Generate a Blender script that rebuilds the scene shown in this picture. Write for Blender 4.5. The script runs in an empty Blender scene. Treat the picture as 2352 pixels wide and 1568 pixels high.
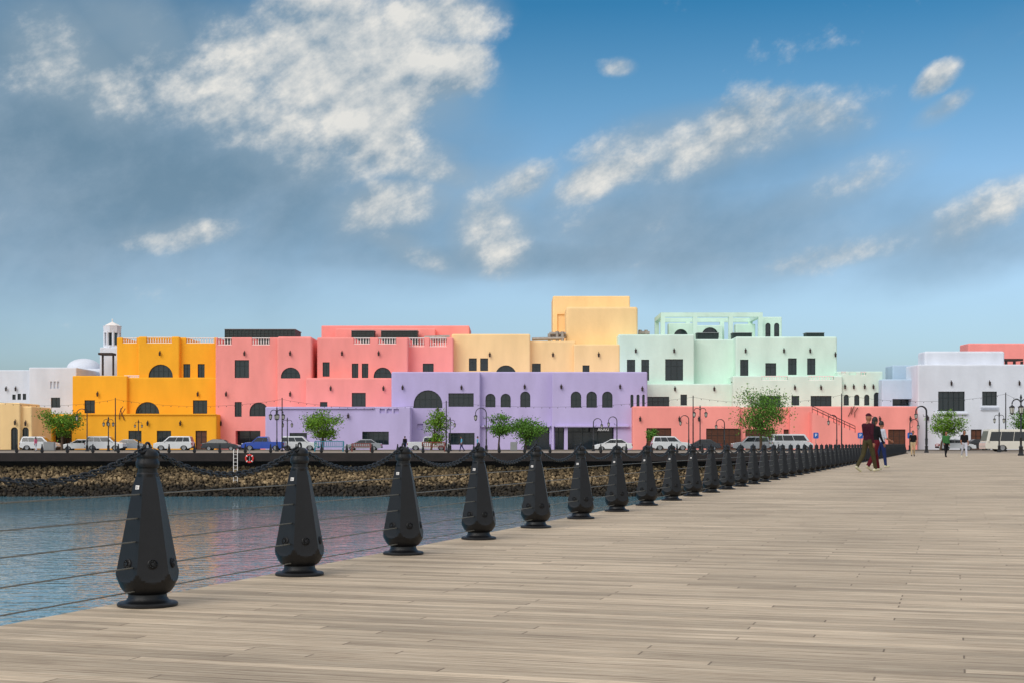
import bpy, bmesh, math, random
from mathutils import Vector, Matrix
random.seed(7)
S=bpy.context.scene; C=S.collection
F=3266.7; H=0.88; CX=1176.0; HY=1018.0
R=math.radians
def wx(px,z): return (px-CX)/F*z
def wz(py,z): return H+(HY-py)/F*z
def gz(py): return F*H/(py-HY)
def lin(c):
    c/=255.0
    return c/12.92 if c<=.04045 else ((c+.055)/1.055)**2.4
def L(r,g,b,k=1.0): return (lin(r)*k,lin(g)*k,lin(b)*k,1)

# ------------------------------------------------------------------ materials
def mat(name,col,rough=.6,var=.15,scale=2.0,bump=0.0,bscale=20.0,metal=0.0,spec=.5,island=0.0,streak=False):
    m=bpy.data.materials.new(name); m.use_nodes=True; nt=m.node_tree; b=nt.nodes['Principled BSDF']
    b.inputs['Roughness'].default_value=rough; b.inputs['Metallic'].default_value=metal
    b.inputs['Specular IOR Level'].default_value=spec
    N=nt.nodes.new; K=nt.links.new
    g=N('ShaderNodeNewGeometry')
    n=N('ShaderNodeTexNoise'); n.inputs['Scale'].default_value=scale; n.inputs['Detail'].default_value=4
    if streak:
        mp=N('ShaderNodeMapping'); mp.inputs['Scale'].default_value=(1,1,.35)
        K(g.outputs['Position'],mp.inputs[0]); K(mp.outputs[0],n.inputs['Vector'])
    else: K(g.outputs['Position'],n.inputs['Vector'])
    mr=N('ShaderNodeMapRange'); mr.inputs[1].default_value=.3; mr.inputs[2].default_value=.7
    mr.inputs[3].default_value=1-var; mr.inputs[4].default_value=1+var*.5
    K(n.outputs[0],mr.inputs[0]); val=mr.outputs[0]
    if island:
        m2=N('ShaderNodeMapRange'); m2.inputs[3].default_value=1-island; m2.inputs[4].default_value=1+island
        K(g.outputs['Random Per Island'],m2.inputs[0])
        mu=N('ShaderNodeMath'); mu.operation='MULTIPLY'; K(val,mu.inputs[0]); K(m2.outputs[0],mu.inputs[1]); val=mu.outputs[0]
    vm=N('ShaderNodeVectorMath'); vm.operation='SCALE'; vm.inputs[0].default_value=col[:3]; K(val,vm.inputs['Scale'])
    K(vm.outputs[0],b.inputs['Base Color'])
    if bump:
        n2=N('ShaderNodeTexNoise'); n2.inputs['Scale'].default_value=bscale; n2.inputs['Detail'].default_value=3
        K(g.outputs['Position'],n2.inputs['Vector'])
        bp=N('ShaderNodeBump'); bp.inputs['Strength'].default_value=bump; bp.inputs['Distance'].default_value=.05
        K(n2.outputs[0],bp.inputs['Height']); K(bp.outputs[0],b.inputs['Normal'])
    return m
def stucco(n,c): return mat(n,c,.85,.10,.5,.4,2.2,spec=.2,streak=True)
M={}
M['yellow']=stucco('yellow_stucco',L(250,178,48)); M['pink']=stucco('pink_stucco',L(254,158,150))
M['tan']=stucco('tan_stucco',L(250,213,156)); M['mint']=stucco('mint_stucco',L(212,236,222))
M['purple']=stucco('lilac_stucco',L(193,180,221)); M['white']=stucco('white_stucco',L(220,224,233))
M['pink2']=stucco('salmon_stucco',L(254,160,150)); M['bluew']=stucco('pale_blue_stucco',L(188,210,228))
M['peach']=stucco('peach_stucco',L(248,210,152))
M['trim']=mat('white_trim',L(240,232,226),.7,.06)
M['frame']=mat('window_frame_paint',L(24,40,42),.45,.1)
M['glass']=mat('window_glass',(.012,.022,.028,1),.07,.3,.5,spec=.6)
M['wood']=mat('brown_wood',L(92,52,32),.6,.3,6)
M['darkwood']=mat('dark_wood',L(48,32,26),.6,.3,6)
M['dark']=mat('shop_interior_dark',(.012,.012,.014,1),.7,.3,1)
M['iron']=mat('black_iron',L(15,15,17),.44,.3,18,.08,160,spec=.40)
M['ironfar']=mat('black_painted_metal',L(26,28,32),.45,.1,5)
M['chain']=mat('chain_iron',L(32,33,35),.45,.3,60,metal=.3)
M['cable']=mat('steel_cable_metal',L(125,122,112),.5,.3,60,metal=.3)
M['pipe']=mat('roof_pipe_metal',L(170,160,150),.4,.2,3,metal=.4)
M['ac']=mat('chiller_dark_green',L(40,58,56),.6,.3,3)
M['lamp_glass']=mat('lantern_glass',L(205,205,195),.3,.1)
M['bark']=mat('bark',L(96,76,60),.9,.3,8,.4,30)
M['leaf']=mat('leaves_green',L(104,142,40),.6,.35,1.3,island=.5,spec=.25)
M['leaf2']=mat('leaves_dark_green',L(88,130,46),.6,.35,1.3,island=.5,spec=.25)
M['tyre']=mat('tyre_rubber',(.015,.015,.015,1),.85,.1); M['rim']=mat('wheel_rim_alloy',L(150,152,155),.35,.1,5,metal=.6)
M['carglass']=mat('car_glass',(.01,.014,.018,1),.06,.1,spec=.6)
M['headlight']=mat('headlight_lens',L(225,228,230),.15,.05); M['taillight']=mat('taillight_lens',L(150,15,15),.2,.05)
M['plastic']=mat('black_plastic',(.02,.02,.02,1),.6,.1)
M['skin']=mat('skin',L(150,100,75),.55,.06,8); M['hair']=mat('hair',L(24,19,17),.6,.2,30)
M['red']=mat('life_ring_red',L(215,45,35),.5,.1); M['signblue']=mat('sign_blue',L(20,90,175),.4,.05)
M['letter']=mat('lettering_white',L(240,240,240),.5,.02)
M['turq']=mat('turquoise_paint',L(20,120,140),.5,.15,5); M['redbrown']=mat('red_brown_wood',L(120,45,35),.6,.2,6)
M['grey']=mat('grey_metal_box',L(135,138,140),.5,.1)
M['concrete']=mat('concrete',L(120,112,104),.85,.25,.6,.3,6)
M['capbeam']=mat('weathered_beam_and_shade',L(38,28,25),.8,.35,1.2,.3,5)
M['paving']=mat('promenade_paving',L(150,136,120),.85,.15,.4,.2,6)
M['asphalt']=mat('asphalt',(.055,.055,.058,1),.9,.2,.5,.2,15)

# ------------------------------------------------------------------ mesh helpers
def bx(bm,x0,x1,y0,y1,z0,z1):
    v=[bm.verts.new(p) for p in ((x0,y0,z0),(x1,y0,z0),(x1,y1,z0),(x0,y1,z0),(x0,y0,z1),(x1,y0,z1),(x1,y1,z1),(x0,y1,z1))]
    for f in ((3,2,1,0),(4,5,6,7),(0,1,5,4),(1,2,6,5),(2,3,7,6),(3,0,4,7)): bm.faces.new([v[i] for i in f])
    return v
def tube(bm,pts,rad,n=6,closed=False,caps=True):
    pts=[Vector(p) for p in pts]; k=len(pts)
    if not isinstance(rad,(list,tuple)): rad=[rad]*k
    rings=[]; prev=None
    for i,p in enumerate(pts):
        if closed: t=pts[(i+1)%k]-pts[i-1]
        else: t=pts[min(i+1,k-1)]-pts[max(i-1,0)]
        t.normalize()
        if prev is None:
            a=Vector((0,0,1)) if abs(t.z)<.9 else Vector((1,0,0))
            u=t.cross(a).normalized()
        else:
            u=prev-t*prev.dot(t); u.normalize()
        prev=u; w=t.cross(u)
        rings.append([bm.verts.new(p+(u*math.cos(2*math.pi*j/n)+w*math.sin(2*math.pi*j/n))*rad[i]) for j in range(n)])
    m=k if closed else k-1
    for i in range(m):
        a,b=rings[i],rings[(i+1)%k]
        for j in range(n): bm.faces.new((a[j],a[(j+1)%n],b[(j+1)%n],b[j]))
    if caps and not closed:
        bm.faces.new(rings[0][::-1]); bm.faces.new(rings[-1])
def lathe(bm,prof,n=24,c=(0,0,0)):
    rings=[]
    for r,z in prof:
        r=max(r,.0005)
        rings.append([bm.verts.new((c[0]+r*math.cos(2*math.pi*j/n),c[1]+r*math.sin(2*math.pi*j/n),c[2]+z)) for j in range(n)])
    for a,b in zip(rings,rings[1:]):
        for j in range(n): bm.faces.new((a[j],a[(j+1)%n],b[(j+1)%n],b[j]))
    bm.faces.new(rings[0][::-1]); bm.faces.new(rings[-1])
def prism(bm,poly,y0,y1):          # polygon in xz, extruded along y
    a=[bm.verts.new((x,y0,z)) for x,z in poly]; b=[bm.verts.new((x,y1,z)) for x,z in poly]
    n=len(poly); bm.faces.new(a); bm.faces.new(b[::-1])
    for i in range(n): bm.faces.new((a[i],b[i],b[(i+1)%n],a[(i+1)%n]))
def ball(bm,c,r,sub=2,sc=(1,1,1)):
    bmesh.ops.create_icosphere(bm,subdivisions=sub,radius=r,matrix=Matrix.Translation(c)@Matrix.Diagonal((*sc,1)))
def obj(name,bm,m,parent=None,smooth=None,loc=None,fix=True):
    if fix: bmesh.ops.recalc_face_normals(bm,faces=bm.faces)
    me=bpy.data.meshes.new(name); bm.to_mesh(me); bm.free()
    for mm in (m if isinstance(m,(list,tuple)) else [m]): me.materials.append(mm)
    if smooth is not None:
        me.polygons.foreach_set('use_smooth',[True]*len(me.polygons))
        if smooth: me.set_sharp_from_angle(angle=R(smooth))
    o=bpy.data.objects.new(name,me); C.objects.link(o)
    if parent: o.parent=parent
    if loc is not None: o.location=loc
    return o
def tag(o,label=None,cat=None,group=None,kind=None):
    if label: o['label']=label
    if cat: o['category']=cat
    if group: o['group']=group
    if kind: o['kind']=kind
    return o
def thing(name,label,cat,loc=(0,0,0),rz=0,group=None):
    o=bpy.data.objects.new(name,None); C.objects.link(o); o.location=loc; o.rotation_euler=(0,0,rz)
    o.empty_display_size=.2
    return tag(o,label,cat,group)
def dup(root,loc,rz,label,group=None,skip=()):
    r=root.copy(); C.objects.link(r); r.location=loc; r.rotation_euler=(0,0,rz); r['label']=label
    if group: r['group']=group
    for ch in list(root.children):
        if ch.name.split('.')[0] in skip: continue
        c=ch.copy(); C.objects.link(c); c.parent=r
        for g in ch.children:
            d=g.copy(); C.objects.link(d); d.parent=c
    return r
def realize(o):
    dg=bpy.context.evaluated_depsgraph_get()
    me=bpy.data.meshes.new_from_object(o.evaluated_get(dg))
    o.modifiers.clear(); o.data=me
ORD=['first','second','third','fourth','fifth','sixth','seventh','eighth','ninth','tenth','eleventh','twelfth','thirteenth','fourteenth','fifteenth','sixteenth','seventeenth','eighteenth','nineteenth']
TENS={20:('twentieth','twenty'),30:('thirtieth','thirty'),40:('fortieth','forty'),50:('fiftieth','fifty'),60:('sixtieth','sixty')}
def ordn(i):
    if i<20: return ORD[i-1]
    t=i//10*10
    return TENS[t][0] if i==t else TENS[t][1]+'-'+ORD[i-t-1]
def text(name,body,size,m,parent,loc,depth=.01):
    cu=bpy.data.curves.new(name,'FONT'); cu.body=body; cu.size=size; cu.extrude=depth; cu.align_x='CENTER'; cu.align_y='CENTER'
    t=bpy.data.objects.new(name,cu); C.objects.link(t)
    dg=bpy.context.evaluated_depsgraph_get(); me=bpy.data.meshes.new_from_object(t.evaluated_get(dg))
    bpy.data.objects.remove(t); me.materials.clear(); me.materials.append(m)
    o=bpy.data.objects.new(name,me); C.objects.link(o); o.parent=parent; o.location=loc; o.rotation_euler=(R(90),0,0)
    return o

# ------------------------------------------------------------------ camera, sun, world
cam=bpy.data.cameras.new('camera'); co=bpy.data.objects.new('camera',cam); C.objects.link(co)
co.location=(0,0,H); co.rotation_euler=(R(90),0,0); cam.lens=50; cam.sensor_width=36; cam.shift_y=234/2352; cam.clip_end=6000; cam.clip_start=.1
S.camera=co
sp=Vector((-.6,-.85,.85)).normalized()
sl=bpy.data.lights.new('sun','SUN'); sl.energy=1.5; sl.angle=R(40); sl.color=(1,.955,.89)
so=bpy.data.objects.new('sun',sl); C.objects.link(so); so.rotation_euler=(-sp).to_track_quat('-Z','Y').to_euler(); so.location=(-40,-30,60)
S.view_settings.view_transform='Standard'
W=bpy.data.worlds.new('World'); S.world=W; W.use_nodes=True; nt=W.node_tree; nt.nodes.clear()
N=nt.nodes.new; K=nt.links.new
def setin(sock,v):
    if hasattr(v,'is_output'): K(v,sock)
    else: sock.default_value=v
def ma(op,a,b=0.0,c=None,clamp=False):
    n=N('ShaderNodeMath'); n.operation=op; n.use_clamp=clamp; setin(n.inputs[0],a); setin(n.inputs[1],b)
    if c is not None: setin(n.inputs[2],c)
    return n.outputs[0]
def vm(op,a,b=(0,0,0)):
    n=N('ShaderNodeVectorMath'); n.operation=op; setin(n.inputs[0],a); setin(n.inputs[1],b)
    return n.outputs['Value'] if op in('DOT_PRODUCT','LENGTH') else n.outputs[0]
def sstep(v,a,b,lo=0.0,hi=1.0):
    n=N('ShaderNodeMapRange'); n.interpolation_type='SMOOTHSTEP'; setin(n.inputs[0],v)
    n.inputs[1].default_value=a; n.inputs[2].default_value=b; n.inputs[3].default_value=lo; n.inputs[4].default_value=hi
    return n.outputs[0]
def mixc(f,a,b,bt='MIX'):
    n=N('ShaderNodeMix'); n.data_type='RGBA'; n.blend_type=bt; n.clamp_factor=True
    setin(n.inputs[0],f); setin(n.inputs[6],a); setin(n.inputs[7],b); return n.outputs[2]
def noise(v,scale,detail=8,rough=.6):
    n=N('ShaderNodeTexNoise'); K(v,n.inputs['Vector']); n.inputs['Scale'].default_value=scale; n.inputs['Detail'].default_value=detail
    n.inputs['Roughness'].default_value=rough
    return n.outputs[0]
tc=N('ShaderNodeTexCoord'); sx=N('ShaderNodeSeparateXYZ'); K(tc.outputs['Generated'],sx.inputs[0])
az=ma('ARCTAN2',sx.outputs[0],sx.outputs[1]); el=ma('ARCSINE',sx.outputs[2])
cb=N('ShaderNodeCombineXYZ'); K(az,cb.inputs[0]); K(el,cb.inputs[1]); P=cb.outputs[0]
vr=N('ShaderNodeVectorRotate'); vr.rotation_type='Z_AXIS'; K(P,vr.inputs['Vector']); vr.inputs['Angle'].default_value=R(-24)
Pn=vm('ADD',vm('MULTIPLY',vr.outputs[0],(1,1.45,1)),(3.3,1.7,.4))
def blob(px,py,rx,ry,ang=0,amp=1.0):
    a=math.atan((px-CX)/F); e=math.atan((HY-py)/F*math.cos(a))
    v=vm('SUBTRACT',P,(a,e,0))
    if ang:
        r=N('ShaderNodeVectorRotate'); r.rotation_type='Z_AXIS'; K(v,r.inputs['Vector']); r.inputs['Angle'].default_value=R(-ang); v=r.outputs[0]
    v=vm('MULTIPLY',v,(F/rx,F/ry,0))
    return ma('MULTIPLY',ma('SUBTRACT',1.0,vm('DOT_PRODUCT',v,v),clamp=True),amp)
def mx(lst):
    o=lst[0]
    for q in lst[1:]: o=ma('MAXIMUM',o,q)
    return o
sky=N('ShaderNodeTexSky'); sky.sky_type='NISHITA'; sky.sun_disc=False
sky.sun_elevation=math.asin(sp.z); sky.sun_rotation=math.atan2(sp.x,sp.y); sky.air_density=1.0; sky.dust_density=1.5; sky.ozone_density=1.8
rp=N('ShaderNodeValToRGB'); K(ma('MULTIPLY',el,2.0),rp.inputs[0])
cr=rp.color_ramp; cr.elements[0].position=0; cr.elements[0].color=(.56,.68,.83,1); cr.elements[1].position=1; cr.elements[1].color=(1,1,1,1)
for p,c in ((.12,(.66,.78,.93,1)),(.24,(.76,.84,.94,1)),(.36,(.62,.77,.85,1)),(.48,(.38,.64,.73,1)),(.60,(.14,.48,.62,1)),(.75,(.6,.85,1,1))):
    e=cr.elements.new(p); e.color=c
base=mixc(1.0,sky.outputs[0],rp.outputs[0],'MULTIPLY')
n1=noise(Pn,11,13,.62); n1b=noise(vm('ADD',Pn,(.009,.013,0)),11,6,.60)
n3=noise(Pn,5,5,.55)
# soft grey veil
g=mx([blob(200,330,1050,480,0,1.05),blob(1650,540,850,190,0,.72),blob(1176,590,2200,80,0,.72),blob(700,540,950,170,0,.72),blob(1650,370,500,180,10,.6),blob(2150,560,500,130,10,.6)])
gm=sstep(ma('ADD',g,ma('MULTIPLY',ma('SUBTRACT',n3,.5),1.1)),.0,1.1,0,.88)
gcol=mixc(sstep(n1,.32,.70),(.98,1.62,2.2,1),(1.66,2.3,2.9,1))
c1=mixc(gm,base,gcol)
# white cumulus
w=mx([blob(820,140,400,230,-8,1.35),blob(600,120,260,150,0,1.0),blob(960,40,270,110,0,1.25),blob(1010,160,180,130,0,1.15),blob(880,310,250,110,-25,1.0),blob(170,140,280,160,-30,.78),
 blob(340,90,240,110,-20,.82),blob(980,385,240,60,-18,.9),blob(910,470,230,80,12,.95),blob(1120,520,120,170,15,1.02),blob(1180,430,150,66,20,.9),
 blob(1650,310,420,105,10,.95),blob(1430,385,260,58,20,.9),blob(1830,265,230,85,-8,.86),blob(2150,185,80,42,35,.82),blob(2160,255,100,36,28,.84),blob(1420,155,60,32,0,.75),
 blob(1970,410,270,72,20,.74),blob(2230,490,240,78,25,.82),blob(1980,575,340,52,12,.74),blob(410,540,190,50,8,.76),blob(580,250,430,160,-20,.78),blob(950,580,180,48,-25,.72)])
# thin bright haze round the clouds
hz=sstep(ma('ADD',w,ma('MULTIPLY',ma('SUBTRACT',n3,.5),1.2)),.1,1.2,0,.62)
c1=mixc(hz,c1,(2.2,2.85,3.4,1))
wvl=ma('ADD',ma('MULTIPLY',ma('SUBTRACT',n1,.5),3.0),ma('SUBTRACT',w,.52))
wm=sstep(wvl,-.16,.6)
lit=ma('ADD',.54,ma('MULTIPLY',ma('SUBTRACT',n1,n1b),4.6),clamp=True)
thick=sstep(wvl,.4,1.5)
br=ma('SUBTRACT',lit,ma('MULTIPLY',thick,.12),clamp=True)
wcol=mixc(br,(1.75,2.4,3.0,1),(5.6,5.45,5.1,1))
c2=mixc(ma('MULTIPLY',wm,.9),c1,wcol)
# added out-of-view bright cloud overhead and behind, for soft frontal fill light
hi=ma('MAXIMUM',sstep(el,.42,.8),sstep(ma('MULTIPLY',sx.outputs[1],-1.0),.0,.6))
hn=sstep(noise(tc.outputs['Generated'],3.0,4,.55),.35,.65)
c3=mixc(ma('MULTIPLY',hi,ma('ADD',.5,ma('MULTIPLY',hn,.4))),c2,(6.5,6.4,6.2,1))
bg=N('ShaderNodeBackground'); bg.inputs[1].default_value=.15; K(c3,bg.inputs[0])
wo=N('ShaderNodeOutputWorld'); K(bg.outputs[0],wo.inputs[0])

# ------------------------------------------------------------------ setting
SLOPE=.3104; NRM=math.sqrt(1+SLOPE*SLOPE); ANG=-math.atan(SLOPE); PO=Vector((-4.38,0,0))
sA,cA=SLOPE/NRM,1/NRM
def pier(x,y,z=0): return Vector((PO.x+x*cA+y*sA,-x*sA+y*cA,z))
QY=131.0; WL=-3.85
def deck_mat():
    m=bpy.data.materials.new('deck_planks'); m.use_nodes=True; nt=m.node_tree; b=nt.nodes['Principled BSDF']
    N=nt.nodes.new; K=nt.links.new
    def ma(op,a,bb=0.0,clamp=False):
        n=N('ShaderNodeMath'); n.operation=op; n.use_clamp=clamp
        for i,v in enumerate((a,bb)):
            if hasattr(v,'is_output'): K(v,n.inputs[i])
            else: n.inputs[i].default_value=v
        return n.outputs[0]
    tc=N('ShaderNodeTexCoord'); s=N('ShaderNodeSeparateXYZ'); K(tc.outputs['Object'],s.inputs[0])
    x,y=s.outputs[0],s.outputs[1]
    PW,PL=.095,2.6
    yr=ma('DIVIDE',y,PW); row=ma('FLOOR',yr); fy=ma('FRACT',yr)
    wn=N('ShaderNodeTexWhiteNoise'); wn.noise_dimensions='1D'; K(row,wn.inputs['W'])
    off=ma('ADD',ma('MULTIPLY',ma('MODULO',row,2.0),.5),ma('MULTIPLY',ma('FLOOR',ma('MULTIPLY',wn.outputs[0],4.0)),.125))
    xr=ma('ADD',ma('DIVIDE',x,PL),off); col=ma('FLOOR',xr); fx=ma('FRACT',xr)
    cmb=N('ShaderNodeCombineXYZ'); K(row,cmb.inputs[0]); K(col,cmb.inputs[1])
    w2=N('ShaderNodeTexWhiteNoise'); w2.noise_dimensions='2D'; K(cmb.outputs[0],w2.inputs['Vector'])
    # gaps open and close along a board
    mpg=N('ShaderNodeMapping'); mpg.inputs['Scale'].default_value=(.9,10.5,1); K(tc.outputs['Object'],mpg.inputs[0])
    gl=N('ShaderNodeTexNoise'); gl.inputs['Scale'].default_value=1.0; gl.inputs['Detail'].default_value=2; K(mpg.outputs[0],gl.inputs['Vector'])
    gs=N('ShaderNodeMapRange'); K(gl.outputs[0],gs.inputs[0]); gs.inputs[1].default_value=.38; gs.inputs[2].default_value=.70; gs.inputs[3].default_value=.15; gs.inputs[4].default_value=.75
    gy=ma('MULTIPLY',ma('GREATER_THAN',ma('ABSOLUTE',ma('SUBTRACT',fy,.5)),.460),gs.outputs[0])
    gap=ma('MAXIMUM',gy,ma('MULTIPLY',ma('GREATER_THAN',ma('ABSOLUTE',ma('SUBTRACT',fx,.5)),.4984),.65))
    mp=N('ShaderNodeMapping'); mp.inputs['Scale'].default_value=(.9,38,1); K(tc.outputs['Object'],mp.inputs[0])
    addv=N('ShaderNodeVectorMath'); addv.operation='ADD'; K(mp.outputs[0],addv.inputs[0])
    c3=N('ShaderNodeCombineXYZ'); K(ma('MULTIPLY',w2.outputs[0],40.0),c3.inputs[0]); K(c3.outputs[0],addv.inputs[1])
    gn=N('ShaderNodeTexNoise'); K(addv.outputs[0],gn.inputs['Vector']); gn.inputs['Scale'].default_value=2.0; gn.inputs['Detail'].default_value=8; gn.inputs['Roughness'].default_value=.78
    bn=N('ShaderNodeTexNoise'); K(tc.outputs['Object'],bn.inputs['Vector']); bn.inputs['Scale'].default_value=.5; bn.inputs['Detail'].default_value=6; bn.inputs['Roughness'].default_value=.6
    rp=N('ShaderNodeValToRGB'); K(gn.outputs[0],rp.inputs[0]); e=rp.color_ramp.elements
    e[0].position=.32; e[0].color=L(108,88,70); e[1].position=.68; e[1].color=L(224,208,182)
    t=rp.color_ramp.elements.new(.48); t.color=L(186,166,141)
    v=ma('ADD',.76,ma('MULTIPLY',w2.outputs[0],.44)); v=ma('MULTIPLY',v,ma('ADD',.52,ma('MULTIPLY',bn.outputs[0],.94)))
    sc=N('ShaderNodeVectorMath'); sc.operation='SCALE'; K(rp.outputs[0],sc.inputs[0]); K(v,sc.inputs['Scale'])
    mxn=N('ShaderNodeMix'); mxn.data_type='RGBA'; K(gap,mxn.inputs[0]); K(sc.outputs[0],mxn.inputs[6]); mxn.inputs[7].default_value=L(76,60,48)
    K(mxn.outputs[2],b.inputs['Base Color']); b.inputs['Roughness'].default_value=.75; b.inputs['Specular IOR Level'].default_value=.25
    bp=N('ShaderNodeBump'); bp.inputs['Strength'].default_value=.45; bp.inputs['Distance'].default_value=.01
    K(ma('SUBTRACT',ma('MULTIPLY',gn.outputs[0],.5),gap),bp.inputs['Height']); K(bp.outputs[0],b.inputs['Normal'])
    return m
bm=bmesh.new()
EDGE=-.22; W_=45
pl=[(EDGE,-8),(W_,-8),(W_,(QY+W_*sA)/cA),(EDGE,(QY+EDGE*sA)/cA)]
a=[bm.verts.new((x,y,0)) for x,y in pl]; b=[bm.verts.new((x,y,-.35)) for x,y in pl]
bm.faces.new(a); bm.faces.new(b[::-1])
for i in range(4): bm.faces.new((a[i],b[i],b[(i+1)%4],a[(i+1)%4]))
dk=obj('pier_deck',bm,deck_mat(),loc=PO); dk.rotation_euler=(0,0,ANG); tag(dk,kind='structure')
bm=bmesh.new()
for k in range(26):
    for xx in (.5,4,8,14):
        p=pier(xx,3+k*5.2); tube(bm,[(p.x,p.y,-6),(p.x,p.y,-.36)],.22,10)
tag(obj('pier_piles',bm,M['concrete']),kind='structure')
# water
m=bpy.data.materials.new('harbour_water'); m.use_nodes=True; nt=m.node_tree; b=nt.nodes['Principled BSDF']
b.inputs['Base Color'].default_value=(.12,.28,.36,1); b.inputs['Roughness'].default_value=.04; b.inputs['IOR'].default_value=1.33
N=nt.nodes.new; K=nt.links.new
tcn=N('ShaderNodeTexCoord'); mp=N('ShaderNodeMapping'); mp.inputs['Scale'].default_value=(.55,1.0,1); K(tcn.outputs['Object'],mp.inputs[0])
q1=N('ShaderNodeTexNoise'); q1.inputs['Scale'].default_value=1.7; q1.inputs['Detail'].default_value=3; q1.inputs['Roughness'].default_value=.5; K(mp.outputs[0],q1.inputs['Vector'])
q2=N('ShaderNodeTexNoise'); q2.inputs['Scale'].default_value=.3; q2.inputs['Detail'].default_value=2; K(mp.outputs[0],q2.inputs['Vector'])
ad=N('ShaderNodeMath'); ad.operation='MULTIPLY_ADD'; K(q2.outputs[0],ad.inputs[0]); ad.inputs[1].default_value=.8; K(q1.outputs[0],ad.inputs[2])
bp=N('ShaderNodeBump'); bp.inputs['Strength'].default_value=.17; bp.inputs['Distance'].default_value=.3; K(ad.outputs[0],bp.inputs['Height']); K(bp.outputs[0],b.inputs['Normal'])
bm=bmesh.new(); bm.faces.new([bm.verts.new(p) for p in ((-400,-200,0),(400,-200,0),(400,QY+1,0),(-400,QY+1,0))])
tag(obj('water',bm,m,loc=(0,0,WL)),kind='structure')
bm=bmesh.new(); bm.faces.new([bm.verts.new(p) for p in ((-3000,-3000,0),(3000,-3000,0),(3000,3000,0),(-3000,3000,0))])
tag(obj('seabed',bm,M['concrete'],loc=(0,0,-7)),kind='structure')
bm=bmesh.new(); bx(bm,-900,900,QY,2500,-6.5,0)
tag(obj('promenade',bm,M['paving'],loc=(0,0,0)),kind='structure')
bm=bmesh.new(); bm.faces.new([bm.verts.new(p) for p in ((-200,171,.004),(200,171,.004),(200,186,.004),(-200,186,.004))])
tag(obj('road',bm,M['asphalt']),kind='structure')
bm=bmesh.new(); bx(bm,-200,200,186,186.25,.0,.12); bx(bm,-200,200,170.75,171,.0,.12)
tag(obj('kerb',bm,M['concrete']),kind='structure')
bm=bmesh.new()
for k in range(60):
    x=-120+k*4.0; bm.faces.new([bm.verts.new(p) for p in ((x,178.4,.008),(x+2,178.4,.008),(x+2,178.55,.008),(x,178.55,.008))])
tag(obj('road_marking',bm,M['trim']),kind='structure')
XE=pier(EDGE,(QY+EDGE*sA)/cA).x
bm=bmesh.new(); bx(bm,-120,XE,QY-1.5,QY-.003,-.70,.05); bx(bm,-120,XE,QY-.3,QY-.004,-1.5,-.703)  # second box: dark strip painting in the shadow under the beam's overhang
tag(obj('quay_edge',bm,M['capbeam']),kind='structure')
# rocks (one mass)
mr=bpy.data.materials.new('quay_rock'); mr.use_nodes=True; nt=mr.node_tree; b=nt.nodes['Principled BSDF']; N=nt.nodes.new; K=nt.links.new
g=N('ShaderNodeNewGeometry'); rp=N('ShaderNodeValToRGB'); K(g.outputs['Random Per Island'],rp.inputs[0])
e=rp.color_ramp.elements; e[0].color=L(84,70,50); e[1].color=L(170,146,110); t=e.new(.5); t.color=L(122,102,74)
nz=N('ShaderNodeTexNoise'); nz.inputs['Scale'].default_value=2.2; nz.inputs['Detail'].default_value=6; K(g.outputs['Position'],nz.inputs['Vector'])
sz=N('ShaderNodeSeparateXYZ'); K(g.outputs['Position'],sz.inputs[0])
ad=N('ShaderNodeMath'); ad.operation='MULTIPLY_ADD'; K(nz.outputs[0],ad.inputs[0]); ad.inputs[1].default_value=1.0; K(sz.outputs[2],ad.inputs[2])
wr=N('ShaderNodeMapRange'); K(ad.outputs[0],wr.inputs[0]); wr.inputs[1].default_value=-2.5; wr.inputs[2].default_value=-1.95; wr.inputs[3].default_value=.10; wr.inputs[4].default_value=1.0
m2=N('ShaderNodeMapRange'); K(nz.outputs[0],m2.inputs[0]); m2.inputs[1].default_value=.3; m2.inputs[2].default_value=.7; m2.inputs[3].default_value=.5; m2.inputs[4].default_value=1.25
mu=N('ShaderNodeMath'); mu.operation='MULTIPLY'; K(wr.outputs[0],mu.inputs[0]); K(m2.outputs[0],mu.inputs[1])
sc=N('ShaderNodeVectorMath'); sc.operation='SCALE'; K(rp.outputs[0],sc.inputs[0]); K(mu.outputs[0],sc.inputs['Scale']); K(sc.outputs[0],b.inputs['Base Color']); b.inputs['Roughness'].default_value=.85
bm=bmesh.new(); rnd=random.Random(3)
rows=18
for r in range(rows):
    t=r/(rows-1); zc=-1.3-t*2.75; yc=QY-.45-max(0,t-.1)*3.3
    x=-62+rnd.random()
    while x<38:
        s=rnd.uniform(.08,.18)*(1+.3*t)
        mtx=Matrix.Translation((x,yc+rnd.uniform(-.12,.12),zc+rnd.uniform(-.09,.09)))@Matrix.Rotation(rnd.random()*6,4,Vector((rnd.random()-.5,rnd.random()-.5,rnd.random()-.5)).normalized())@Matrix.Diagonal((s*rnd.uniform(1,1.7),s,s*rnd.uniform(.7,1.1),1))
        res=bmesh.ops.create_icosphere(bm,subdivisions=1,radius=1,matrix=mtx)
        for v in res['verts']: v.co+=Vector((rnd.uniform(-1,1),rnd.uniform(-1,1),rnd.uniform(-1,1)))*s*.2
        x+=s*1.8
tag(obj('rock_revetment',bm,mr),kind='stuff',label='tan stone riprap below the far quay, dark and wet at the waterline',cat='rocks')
bm=bmesh.new()
v=[bm.verts.new(p) for p in ((-120,QY-.31,-.9),(XE,QY-.31,-.9),(XE,QY-.4,-1.5),(-120,QY-.4,-1.5),(XE,QY-3,-4.6),(-120,QY-3,-4.6))]
bm.faces.new((v[0],v[1],v[2],v[3])); bm.faces.new((v[3],v[2],v[4],v[5]))
tag(obj('quay_slope',bm,mat('dark_slope',L(34,27,22),.9,.4,2)),kind='structure')  # dark backing from top to foot, seen above and between the rocks

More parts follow.
